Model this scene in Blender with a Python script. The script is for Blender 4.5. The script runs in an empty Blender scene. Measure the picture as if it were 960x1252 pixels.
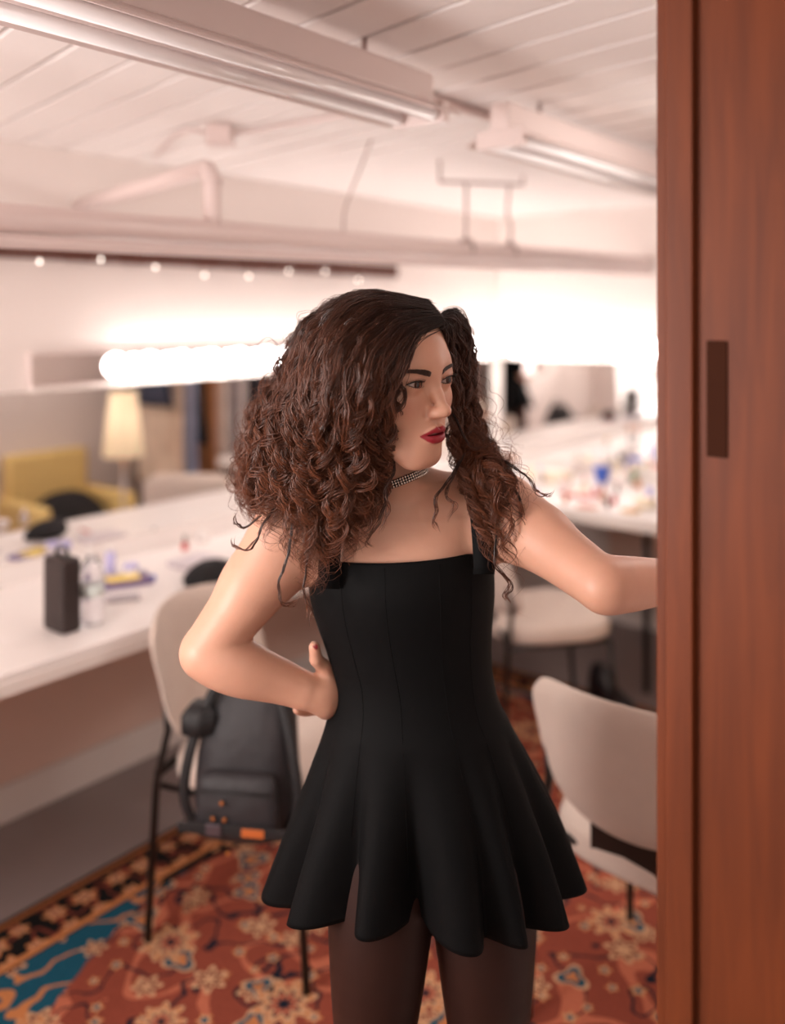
import bpy, bmesh, math, random
import numpy as np
from mathutils import Vector, Matrix, Euler
PI = math.pi
sc = bpy.context.scene
COL = sc.collection
rng = np.random.default_rng(7)
random.seed(7)

# ------------------------------------------------------------------ camera geometry (level camera with lens shift)
CAM_Z = 1.6
def W(px, py, Y):
    """world point seen at a photo position from the camera, at distance Y"""
    return Vector(((px - 480) / 1100 * Y, Y, CAM_Z - (py - 385) / 1100 * Y))
# room frame: corner where the two mirrors meet; a = distance from left wall, b = distance from right wall
CX, CY = 0.594, 5.14
AX, AY = 0.785, -0.62
_n = math.hypot(AX, AY); AX /= _n; AY /= _n
BX, BY = AY, -AX
def R(a, b, z=0.0):
    return Vector((CX + a * AX + b * BX, CY + a * AY + b * BY, z))
def toab(p):
    dx, dy = p[0] - CX, p[1] - CY
    return dx * AX + dy * AY, dx * BX + dy * BY
ROT = math.atan2(AY, AX)          # z rotation taking local x to the a axis; local +y then points to -b
RM = Matrix(((AX, -AY, 0), (AY, AX, 0), (0, 0, 1)))
def mirL(px, py, Y):
    """real place of what the left mirror shows at a photo position"""
    p = W(px, py, Y); a, b = toab(p)
    return R(-a, b, p.z)

# ------------------------------------------------------------------ materials
def srgb(r, g, b):
    f = lambda c: (c / 255 / 12.92) if c / 255 <= .04045 else ((c / 255 + .055) / 1.055) ** 2.4
    return (f(r), f(g), f(b), 1)
def mat(name, col, rough=.5, metal=0, spec=.5, bump=0, bscale=40, var=0, vscale=6, **kw):
    m = bpy.data.materials.new(name); m.use_nodes = True
    nt = m.node_tree; p = nt.nodes['Principled BSDF']
    p.inputs['Base Color'].default_value = col
    p.inputs['Roughness'].default_value = rough
    p.inputs['Metallic'].default_value = metal
    p.inputs['Specular IOR Level'].default_value = spec
    for k, v in kw.items():
        p.inputs[k.replace('_', ' ')].default_value = v
    if bump or var:
        tc = nt.nodes.new('ShaderNodeTexCoord')
    if var:
        n = nt.nodes.new('ShaderNodeTexNoise'); n.inputs['Scale'].default_value = vscale; n.inputs['Detail'].default_value = 5
        nt.links.new(tc.outputs['Object'], n.inputs['Vector'])
        mx = nt.nodes.new('ShaderNodeMix'); mx.data_type = 'RGBA'
        mx.inputs['A'].default_value = tuple(max(0, c * (1 - var)) for c in col[:3]) + (1,)
        mx.inputs['B'].default_value = tuple(min(1, c * (1 + var)) for c in col[:3]) + (1,)
        nt.links.new(n.outputs['Fac'], mx.inputs['Factor']); nt.links.new(mx.outputs['Result'], p.inputs['Base Color'])
    if bump:
        n2 = nt.nodes.new('ShaderNodeTexNoise'); n2.inputs['Scale'].default_value = bscale; n2.inputs['Detail'].default_value = 4
        nt.links.new(tc.outputs['Object'], n2.inputs['Vector'])
        b = nt.nodes.new('ShaderNodeBump'); b.inputs['Strength'].default_value = bump; b.inputs['Distance'].default_value = .01
        nt.links.new(n2.outputs['Fac'], b.inputs['Height']); nt.links.new(b.outputs['Normal'], p.inputs['Normal'])
    return m
def emit(name, col, strength):
    m = bpy.data.materials.new(name); m.use_nodes = True
    p = m.node_tree.nodes['Principled BSDF']
    p.inputs['Base Color'].default_value = col
    p.inputs['Emission Color'].default_value = col
    p.inputs['Emission Strength'].default_value = strength
    return m
def glass(name, col, rough=.05):
    m = mat(name, col, rough); m.node_tree.nodes['Principled BSDF'].inputs['Transmission Weight'].default_value = .9
    return m

# ------------------------------------------------------------------ mesh helpers
def link_mesh(name, me, m, parent=None, smooth=True):
    o = bpy.data.objects.new(name, me); COL.objects.link(o)
    if m is not None: me.materials.append(m)
    if smooth:
        me.polygons.foreach_set('use_smooth', [True] * len(me.polygons))
    if parent: o.parent = parent
    return o
def obj(name, bm, m, parent=None, smooth=False, bevel=0, seg=2, subsurf=0):
    me = bpy.data.meshes.new(name); bmesh.ops.recalc_face_normals(bm, faces=bm.faces)
    bm.to_mesh(me); bm.free()
    o = link_mesh(name, me, m, parent, smooth)
    if bevel:
        md = o.modifiers.new('bevel', 'BEVEL'); md.width = bevel; md.segments = seg; md.limit_method = 'ANGLE'
        me.polygons.foreach_set('use_smooth', [True] * len(me.polygons))
        wn = o.modifiers.new('wn', 'WEIGHTED_NORMAL')
    if subsurf:
        md = o.modifiers.new('sub', 'SUBSURF'); md.levels = subsurf; md.render_levels = subsurf
    return o
def np_mesh(name, V, F, m, parent=None, smooth=True):
    """V (n,3), F (k,4) quads or (k,3)"""
    me = bpy.data.meshes.new(name); V = np.asarray(V, dtype=np.float32); F = np.asarray(F, dtype=np.int32)
    k, s = F.shape
    me.vertices.add(len(V)); me.vertices.foreach_set('co', V.ravel())
    me.loops.add(k * s); me.loops.foreach_set('vertex_index', F.ravel())
    me.polygons.add(k); me.polygons.foreach_set('loop_start', np.arange(0, k * s, s, dtype=np.int32))
    me.update(calc_edges=True)
    return link_mesh(name, me, m, parent, smooth)
def empty(name, loc, rz=0):
    o = bpy.data.objects.new(name, None); COL.objects.link(o); o.location = loc; o.rotation_euler = (0, 0, rz)
    o.empty_display_size = .05
    return o
def tag(o, label, cat, group=None):
    o['label'] = label; o['category'] = cat
    if group: o['group'] = group
    return o
def struct(o): o['kind'] = 'structure'; return o
def box(bm, x0, x1, y0, y1, z0, z1, M=None):
    vs = [bm.verts.new((x, y, z)) for x in (x0, x1) for y in (y0, y1) for z in (z0, z1)]
    for f in ((0, 1, 3, 2), (4, 6, 7, 5), (0, 4, 5, 1), (2, 3, 7, 6), (0, 2, 6, 4), (1, 5, 7, 3)):
        bm.faces.new([vs[i] for i in f])
    if M is not None:
        for v in vs: v.co = M @ v.co
    return vs
def catmull(P, n):
    P = [np.array(p, float) for p in P]
    P = [2 * P[0] - P[1]] + P + [2 * P[-1] - P[-2]]
    out = []
    seg = len(P) - 3
    for i in range(n):
        t = i / (n - 1) * seg; k = min(int(t), seg - 1); t -= k
        p0, p1, p2, p3 = P[k:k + 4]
        out.append(.5 * ((2 * p1) + (-p0 + p2) * t + (2 * p0 - 5 * p1 + 4 * p2 - p3) * t * t + (-p0 + 3 * p1 - 3 * p2 + p3) * t ** 3))
    return np.array(out)
def tube(bm, pts, rad, sides=10, caps=True, flat=None):
    """swept tube along pts; rad number or list; flat=(vector, factor) squashes along vector"""
    pts = [Vector(p) for p in pts]; n = len(pts)
    if not hasattr(rad, '__len__'): rad = [rad] * n
    t0 = (pts[1] - pts[0]).normalized()
    up = Vector((0, 0, 1)) if abs(t0.z) < .9 else Vector((1, 0, 0))
    nrm = (up - t0 * up.dot(t0)).normalized(); rings = []
    for i in range(n):
        t = (pts[min(i + 1, n - 1)] - pts[max(i - 1, 0)]).normalized()
        nrm = (nrm - t * nrm.dot(t)).normalized(); bi = t.cross(nrm)
        ring = []
        for j in range(sides):
            a = 2 * PI * j / sides
            d = (nrm * math.cos(a) + bi * math.sin(a)) * rad[i]
            if flat: d = d - flat[0] * d.dot(flat[0]) * (1 - flat[1])
            ring.append(bm.verts.new(pts[i] + d))
        rings.append(ring)
    for i in range(n - 1):
        for j in range(sides):
            bm.faces.new((rings[i][j], rings[i][(j + 1) % sides], rings[i + 1][(j + 1) % sides], rings[i + 1][j]))
    if caps:
        bm.faces.new(rings[0][::-1]); bm.faces.new(rings[-1])
def lathe(bm, prof, sides=24, c=(0, 0, 0), M=None):
    """prof list of (r,z)"""
    rings = []
    for r, z in prof:
        ring = []
        for j in range(sides):
            a = 2 * PI * j / sides
            v = Vector((c[0] + r * math.cos(a), c[1] + r * math.sin(a), c[2] + z))
            if M is not None: v = M @ v
            ring.append(bm.verts.new(v))
        rings.append(ring)
    for i in range(len(rings) - 1):
        for j in range(sides):
            bm.faces.new((rings[i][j], rings[i][(j + 1) % sides], rings[i + 1][(j + 1) % sides], rings[i + 1][j]))
    bm.faces.new(rings[0][::-1]); bm.faces.new(rings[-1])
def ball(bm, c, r, u=14, v=8, s=(1, 1, 1)):
    lathe(bm, [(max(1e-4, r * math.sin(PI * k / v)), 0) for k in range(v + 1)], u, (0, 0, 0))
    vs = list(bm.verts)[-(v + 1) * u:]
    for k in range(v + 1):
        for j in range(u):
            w = vs[k * u + j]; w.co.z = -r * math.cos(PI * k / v)
    for w in vs: w.co = Vector((w.co.x * s[0] + c[0], w.co.y * s[1] + c[1], w.co.z * s[2] + c[2]))
def copy_tree(o, parent=None):
    c = o.copy(); COL.objects.link(c)
    if parent: c.parent = parent
    for ch in [x for x in bpy.data.objects if x.parent == o]:
        copy_tree(ch, c)
    return c

# ------------------------------------------------------------------ distance-field sculpting
def smin(a, b, k):
    h = np.maximum(k - np.abs(a - b), 0) / k
    return np.minimum(a, b) - h * h * k * .25
class Field:
    def __init__(s, lo, hi, h):
        s.lo = np.array(lo, float); s.h = h
        n = np.ceil((np.array(hi, float) - s.lo) / h).astype(int) + 1
        s.ax = [(s.lo[i] + h * np.arange(n[i])).astype(np.float32) for i in range(3)]
        s.F = np.full(tuple(n), .5, np.float32)
    def sl(s, lo, hi, pad):
        r = []
        for i in range(3):
            a = int(max(0, math.floor((lo[i] - pad - s.lo[i]) / s.h))); b = int(min(len(s.ax[i]), math.ceil((hi[i] + pad - s.lo[i]) / s.h) + 1))
            if b <= a: return None
            r.append(slice(a, b))
        return tuple(r)
    def grid(s, sl):
        return (s.ax[0][sl[0]][:, None, None], s.ax[1][sl[1]][None, :, None], s.ax[2][sl[2]][None, None, :])
    def add(s, fn, lo, hi, k=.01, mode='add'):
        sl = s.sl(lo, hi, k + 3 * s.h)
        if sl is None: return
        d = fn(*s.grid(sl))
        if mode == 'add': s.F[sl] = smin(s.F[sl], d, k)
        else: s.F[sl] = -smin(-s.F[sl], d, k)
    def ell(s, c, r, k=.01, mode='add', rz=0):
        def fn(x, y, z):
            x = x - c[0]; y = y - c[1]; z = z - c[2]
            if rz:
                ca, sa = math.cos(rz), math.sin(rz); x, y = x * ca + y * sa, -x * sa + y * ca
            k0 = np.sqrt((x / r[0]) ** 2 + (y / r[1]) ** 2 + (z / r[2]) ** 2) + 1e-6
            k1 = np.sqrt((x / r[0] ** 2) ** 2 + (y / r[1] ** 2) ** 2 + (z / r[2] ** 2) ** 2) + 1e-6
            return k0 * (k0 - 1) / k1
        m = max(r); s.add(fn, [c[i] - m for i in range(3)], [c[i] + m for i in range(3)], k, mode)
    def cap(s, a, b, ra, rb, k=.01, mode='add'):
        a = np.array(a, float); b = np.array(b, float); ab = b - a; L = float(ab @ ab) + 1e-9
        def fn(x, y, z):
            t = np.clip(((x - a[0]) * ab[0] + (y - a[1]) * ab[1] + (z - a[2]) * ab[2]) / L, 0, 1)
            return np.sqrt((x - a[0] - t * ab[0]) ** 2 + (y - a[1] - t * ab[1]) ** 2 + (z - a[2] - t * ab[2]) ** 2) - (ra + (rb - ra) * t)
        m = max(ra, rb); s.add(fn, np.minimum(a, b) - m, np.maximum(a, b) + m, k, mode)
    def chain(s, P, rad, n=14, k=.006):
        Q = catmull(P, n); rr = np.interp(np.linspace(0, 1, n), np.linspace(0, 1, len(rad)), rad)
        for i in range(n - 1): s.cap(Q[i], Q[i + 1], rr[i], rr[i + 1], k)
    def mesh(s):
        F = s.F; ins = F < 0; nx, ny, nz = F.shape
        c = np.zeros((nx - 1, ny - 1, nz - 1), np.uint8)
        for dx in (0, 1):
            for dy in (0, 1):
                for dz in (0, 1):
                    c += ins[dx:nx - 1 + dx, dy:ny - 1 + dy, dz:nz - 1 + dz]
        act = np.argwhere((c > 0) & (c < 8))
        idx = np.full(c.shape, -1, np.int32); idx[tuple(act.T)] = np.arange(len(act))
        acc = np.zeros((len(act), 3)); cnt = np.zeros(len(act))
        cor = [(0, 0, 0), (1, 0, 0), (0, 1, 0), (1, 1, 0), (0, 0, 1), (1, 0, 1), (0, 1, 1), (1, 1, 1)]
        for i in range(8):
            for j in range(i + 1, 8):
                d = [abs(cor[i][q] - cor[j][q]) for q in range(3)]
                if sum(d) != 1: continue
                fa = F[tuple((act + cor[i]).T)]; fb = F[tuple((act + cor[j]).T)]
                m = (fa < 0) != (fb < 0); t = np.where(m, fa / (fa - fb + 1e-12), 0)
                p = np.array(cor[i])[None] + t[:, None] * (np.array(cor[j]) - np.array(cor[i]))[None]
                acc += p * m[:, None]; cnt += m
        V = s.lo + s.h * (act + acc / cnt[:, None])
        quads = []
        for ax in range(3):
            o1, o2 = [(1, 2), (2, 0), (0, 1)][ax]
            sa = [slice(1, -1)] * 3; sb = [slice(1, -1)] * 3
            sa[ax] = slice(0, -1); sb[ax] = slice(1, None)
            A = ins[tuple(sa)]; B = ins[tuple(sb)]
            e = np.argwhere(A != B); off = np.array([1, 1, 1]); off[ax] = 0
            flip = A[tuple(e.T)]
            e = e + off
            def cell(d1, d2):
                q = e.copy(); q[:, o1] -= d1; q[:, o2] -= d2
                return idx[tuple(q.T)]
            q = np.stack([cell(1, 1), cell(0, 1), cell(0, 0), cell(1, 0)], 1)
            q[~flip] = q[~flip][:, ::-1]
            quads.append(q)
        Q = np.concatenate(quads); Q = Q[(Q >= 0).all(1)]
        return V, Q
# ------------------------------------------------------------------ the woman: head
def skin_mat():
    m = bpy.data.materials.new('skin'); m.use_nodes = True; nt = m.node_tree; p = nt.nodes['Principled BSDF']
    a = nt.nodes.new('ShaderNodeAttribute'); a.attribute_name = 'tint'
    tc = nt.nodes.new('ShaderNodeTexCoord'); n = nt.nodes.new('ShaderNodeTexNoise'); n.inputs['Scale'].default_value = 30; n.inputs['Detail'].default_value = 6
    nt.links.new(tc.outputs['Object'], n.inputs['Vector'])
    mr = nt.nodes.new('ShaderNodeMapRange'); mr.inputs['To Min'].default_value = .93; mr.inputs['To Max'].default_value = 1.07
    nt.links.new(n.outputs['Fac'], mr.inputs['Value'])
    mx = nt.nodes.new('ShaderNodeVectorMath'); mx.operation = 'SCALE'
    nt.links.new(a.outputs['Color'], mx.inputs[0]); nt.links.new(mr.outputs['Result'], mx.inputs['Scale'])
    nt.links.new(mx.outputs[0], p.inputs['Base Color'])
    p.inputs['Roughness'].default_value = .46
    p.inputs['Subsurface Weight'].default_value = .18
    p.inputs['Subsurface Radius'].default_value = (1, .35, .2); p.inputs['Subsurface Scale'].default_value = .008
    n2 = nt.nodes.new('ShaderNodeTexNoise'); n2.inputs['Scale'].default_value = 350
    nt.links.new(tc.outputs['Object'], n2.inputs['Vector'])
    b = nt.nodes.new('ShaderNodeBump'); b.inputs['Strength'].default_value = .06; b.inputs['Distance'].default_value = .002
    nt.links.new(n2.outputs['Fac'], b.inputs['Height']); nt.links.new(b.outputs['Normal'], p.inputs['Normal'])
    return m
SKIN = np.array(srgb(208, 157, 133)[:3]); LIP = np.array(srgb(150, 30, 44)[:3])
HEAD_POS = W(480.5, 461.5, 1.315)
HEAD_ROT = Euler((math.radians(-2), math.radians(3.5), 0)).to_matrix()
YAW = Matrix.Rotation(math.radians(-180 + 43), 3, 'Z')      # local +y (face) turned to the camera, then to photo right
HM = (YAW @ HEAD_ROT)
HMn = np.array(HM)
def H(p): return HEAD_POS + HM @ Vector(p)
# local axes: x to the near side of the face after the yaw is -x ; y forward ; z up ; eyes on z = 0
NECK_B = Vector((.008, 1.432, 1.300))
EX, EYY = .0315, .070
def build_head():
    f = Field((-.16, -.14, -.25), (.1, .13, .125), .0013)
    f.ell((0, -.014, .028), (.073, .092, .080), .02)
    f.ell((0, .016, .045), (.064, .066, .055), .02)                     # forehead
    f.ell((0, .018, -.028), (.060, .062, .075), .02)                     # mid face
    f.ell((0, .054, -.102), (.024, .026, .0215), .028)                   # chin
    for s in (-1, 1):
        f.cap((s * .051, -.004, -.058), (s * .018, .052, -.106), .020, .016, .022)   # jaw line
        f.ell((s * .040, .042, -.029), (.021, .024, .022), .035)        # cheekbone
        f.cap((s * .008, .0705, .0165), (s * .036, .0625, .0185), .0115, .0105, .03)       # brow
    f.ell((0, .0625, -.067), (.027, .0255, .024), .025)                     # muzzle
    for s in (-1, 1):
        f.ell((s * .033, .099, -.002), (.021, .0185, .0145), .018, 'sub')      # socket
    # nose
    f.cap((0, .0735, .012), (0, .0905, -.018), .0084, .0076, .014)
    f.cap((0, .0905, -.016), (0, .1015, -.0355), .0076, .0072, .006)
    f.ell((0, .1045, -.0375), (.0078, .0080, .0068), .006)
    f.cap((0, .090, -.043), (0, .1035, -.0405), .0055, .0050, .004)
    for s in (-1, 1):
        f.ell((s * .0100, .0915, -.0405), (.0062, .0118, .0062), .011)
        f.ell((s * .0050, .0955, -.0475), (.0033, .0066, .0040), .0015, 'sub')
        f.cap((s * .0168, .0850, -.0345), (s * .0172, .0835, -.0455), .0018, .0018, .005, 'sub')
    # lids over the eyeballs
    for s in (-1, 1):
        f.ell((s * EX, EYY, 0), (.0142, .0142, .0138), .007)
        f.cap((s * (EX - .016), .0765, .0065), (s * (EX + .017), .068, .0075), .0030, .0030, .008)
        def almond(x, y, z, s=s):
            X = (x * s - EX); w = .0142
            q = np.clip(1 - (X / w) ** 2, -1, 1)
            tilt = X * .10
            up = (z - tilt) - .0050 * q; dn = -(z - tilt) - .0040 * q
            d = np.maximum(up, dn); d = np.maximum(d, np.abs(X) - w)
            d = np.maximum(d, (EYY + .001) - y)
            return d
        f.add(almond, (s * EX - .016, EYY - .004, -.01), (s * EX + .016, EYY + .03, .01), .0012, 'sub')
        f.ell((s * EX, EYY, 0), (.0120, .0120, .0120), .0008)          # backing so the slit has no hole (white is set over it)
    # lips
    for s in (-1, 1):
        f.chain([(0, .0895, -.0653), (s * .006, .0893, -.0640), (s * .014, .0845, -.0675), (s * .0222, .0745, -.0730)], [.0046, .0048, .0038, .0015], 9, .003)
        f.chain([(0, .0872, -.0782), (s * .009, .0855, -.0778), (s * .0160, .0805, -.0758), (s * .0218, .0742, -.0735)], [.0060, .0056, .0040, .0015], 9, .003)
    f.ell((0, .0925, -.0580), (.0026, .0035, .0055), .004, 'sub')           # philtrum
    def slit(x, y, z):
        q = np.clip(1 - (x / .017) ** 2, -1, 1)
        zc = -.0715 - .0012 * (x / .02) ** 2
        return np.maximum(np.maximum(np.abs(z - zc) - .0017 * q, np.abs(x) - .017), .078 - y)
    f.add(slit, (-.022, .076, -.076), (.022, .1, -.067), .0012, 'sub')
    # ears
    for s in (-1, 1):
        f.ell((s * .076, -.012, -.014), (.006, .017, .030), .006)
        f.ell((s * .083, -.010, -.010), (.005, .009, .018), .005, 'sub')
    # neck
    nb = HM.transposed() @ (NECK_B - HEAD_POS)
    f.cap((0, -.020, -.045), nb, .0475, .0455, .022)
    V, Q = f.mesh()
    global SURF
    def SURF(x, z, f=f):
        i = int(round((x - f.lo[0]) / f.h)); k = int(round((z - f.lo[2]) / f.h)); col = f.F[i, :, k]
        j = np.where(col < 0)[0].max(); return f.lo[1] + f.h * (j + col[j] / (col[j] - col[j + 1]))
    # vertex tint: lips
    x, y, z = V.T
    ax = np.abs(x)
    top = np.interp(ax, [0, .006, .014, .024], [-.0620, -.0598, -.0640, -.0720])
    bot = np.interp(ax, [0, .010, .017, .024], [-.0852, -.0842, -.0805, -.0742])
    e = np.minimum(top - z, z - bot); e = np.where((ax < .0245) & (y > .068), e, -1)
    w = np.clip(e / .0012 + .5, 0, 1)
    blush = np.exp(-(((ax - .042) / .018) ** 2 + ((z + .035) / .016) ** 2)) * .25 * (y > 0)
    dk = np.exp(-(((ax - EX) / .018) ** 2 + ((z - .006) / .007) ** 2)) * .45 * (y > .05)     # eyeshadow
    colr = SKIN[None] * (1 - blush[:, None] * np.array([.1, .45, .4])) * (1 - dk[:, None] * np.array([.35, .55, .6]))
    colr = colr * (1 - w[:, None]) + LIP[None] * w[:, None]
    Vw = V @ HMn.T + np.array(HEAD_POS)
    return Vw, Q, colr
def head_extras(woman):
    white = mat('eye_white', srgb(190, 165, 158), .15)
    iris = mat('iris', srgb(60, 30, 18), .08); pup = mat('pupil', (.004, .003, .003, 1), .05)
    hairc = mat('brow_hair', srgb(58, 34, 24), .6)
    gaze = Vector((-.10 - .0, 1, -.02)).normalized()
    for s in (-1, 1):
        c = Vector((s * EX, EYY, 0)); bm = bmesh.new(); ball(bm, (0, 0, 0), .0125, 32, 20)
        # local z is the gaze axis
        me_q = gaze.to_track_quat('Z', 'Y').to_matrix()
        for v in bm.verts: v.co = H(c + me_q @ v.co)
        eye = obj('eyeball', bm, white, woman, True)
        for nm, r0, mt, off in (('iris', .0063, iris, .0004), ('pupil', .0026, pup, .0007)):
            bm = bmesh.new()
            rr = .0125 + off
            ang = math.asin(r0 / rr)
            rings = []
            for k in range(6):
                a = ang * k / 5
                ring = []
                for j in range(24):
                    t = 2 * PI * j / 24
                    ring.append(bm.verts.new(H(c + me_q @ Vector((rr * math.sin(max(a, .01)) * math.cos(t), rr * math.sin(max(a, .01)) * math.sin(t), rr * math.cos(a))))))
                rings.append(ring)
            for k in range(5):
                for j in range(24): bm.faces.new((rings[k][j], rings[k][(j + 1) % 24], rings[k + 1][(j + 1) % 24], rings[k + 1][j]))
            bm.faces.new(rings[0])
            obj(nm, bm, mt, eye, True)
        # lashes
        bm = bmesh.new()
        for lid in (1, -1):
            N = 22 if lid > 0 else 12
            for i in range(N):
                X = -.0138 + .0276 * i / (N - 1); q = 1 - (X / .0142) ** 2
                zz = X * .10 + (.0050 * q if lid > 0 else -.0040 * q)
                yy = EYY + math.sqrt(max(0, .0140 ** 2 - X * X * .8 - zz * zz))
                ln = .0052 if lid > 0 else .0018
                outw = X / .0142
                p0 = Vector((s * (EX + X), yy - .0004, zz)); p1 = p0 + Vector((s * outw * .003, ln * .7, ln * .35 * lid)); p2 = p1 + Vector((s * outw * .003, ln * .25, ln * .55 * lid))
                tube(bm, [H(p0), H(p1), H(p2)], [.00035, .0003, .0001], 4)
        # lid line
        for lid, rad in ((1, .0009), (-1, .0004)):
            L = []
            for i in range(16):
                X = -.0142 + .0292 * i / 15; q = max(0, 1 - (X / .0142) ** 2)
                zz = X * .10 + (.0050 * q if lid > 0 else -.0040 * q)
                yy = EYY + math.sqrt(max(0, .0141 ** 2 - min(X, .0142) ** 2 * .8 - zz * zz))
                L.append(H((s * (EX + X), yy, zz)))
            tube(bm, L, rad, 6)
        obj('eyelashes', bm, pup, woman, True)
        # brow: short hairs
        bm = bmesh.new()
        for i in range(330):
            t = random.random(); X = -.019 + .041 * t
            zc = .0135 + .0062 * math.sin(min(1, t * 1.2) * PI * .55) - (.004 * max(0, t - .75) / .25)
            th = .0036 * (1 - .7 * t) + .0003
            zz = zc + random.uniform(-th, th)
            d = Vector((.006, 0, .0032 - .005 * t))
            P = []
            for q, lift in ((-.2, -.0003), (.4, .0010), (.9, .0008)):
                xx, z2 = (EX + X) + d.x * q, zz + d.z * q
                P.append(H((s * xx, SURF(s * xx, z2) + lift, z2)))
            tube(bm, P, [.00045, .0004, .00015], 4)
        obj('eyebrow', bm, hairc, woman, True)
    bm = bmesh.new()
    for i in range(-3, 4):
        x0 = i * .0048; y = .0825 - abs(i) * .0012 - i * i * .00015
        vs = box(bm, x0 - .0022, x0 + .0022, y - .004, y, -.0745, -.0685)
        for v in vs: v.co = H(v.co)
    obj('teeth', bm, white, woman, False, .0006)
# ------------------------------------------------------------------ the woman: body, arms and hands as one surface
TZ = [.74, .80, .88, .95, 1.03, 1.10, 1.17, 1.22, 1.26, 1.29, 1.315, 1.335]
TCX = [.050, .050, .045, .040, .033, .022, .016, .012, .012, .014, .014, .012]
TRX = [.090, .100, .110, .108, .108, .126, .136, .140, .148, .158, .120, .070]
TRY = [.050, .055, .060, .066, .078, .092, .100, .094, .082, .074, .060, .050]
TCY = 1.42
NECK_A = HEAD_POS + HM @ Vector((0, -.020, -.045)); NECK_A = NECK_A.lerp(NECK_B, .45)
def hand(f, wrist, palm_dir, palm_n, thumb_side, L=.175, curl=(.4, .5, .3), spread=.02, thumb=None, k=.005):
    """palm + five fingers; palm_dir along the hand, palm_n out of the palm, thumb_side across"""
    pd = Vector(palm_dir).normalized(); ts = Vector(thumb_side); ts = (ts - pd * ts.dot(pd)).normalized()
    pn = pd.cross(ts).normalized()
    if pn.dot(Vector(palm_n)) < 0: pn = -pn
    w = Vector(wrist)
    for q in (-.024, -.008, .008, .024):                                   # metacarpals fill the palm
        f.cap(w + ts * q * .55 + pd * .008, w + pd * .088 + ts * q, .0135, .0105, .014)
    f.cap(w + ts * .012 + pd * .020 + pn * .006, w + pd * .055 + ts * .026 + pn * .008, .013, .012, .012)
    lens = (.072, .079, .074, .058); rad = (.0082, .0084, .0080, .0070)
    for i, q in enumerate((.027, .009, -.009, -.026)):
        p = w + pd * (.088 - .004 * abs(i - 1)) + ts * q; d = (pd + ts * q * spread * 30).normalized(); ln = lens[i]
        pts = [w + pd * .06 + ts * q * .9, p]
        for c, fr in zip(curl, (.45, .31, .24)):
            c = c * (1 + .08 * i)
            ax = d.cross(pn).normalized(); d = (Matrix.Rotation(c, 3, ax) @ d)
            pn_i = pn
            p = p + d * ln * fr; pts.append(p.copy())
        r = rad[i]
        for j in range(len(pts) - 1):
            f.cap(pts[j], pts[j + 1], r * (1 - .07 * j), r * (1 - .07 * (j + 1)), .003 if j else .006)
        yield pts
    if thumb:
        for j in range(len(thumb) - 1):
            rr = (.0135, .0105, .0095, .0082)
            f.cap(thumb[j], thumb[j + 1], rr[j], rr[j + 1], .008 if j == 0 else .003)
R_SH = W(352, 650, 1.41); R_EL = W(253, 797, 1.37); R_WR = W(383, 849, 1.395)
L_SH = W(616, 622, 1.40); L_EL = W(738, 716, 1.22); L_WR = Vector((.452, 1.345, 1.205))
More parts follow.
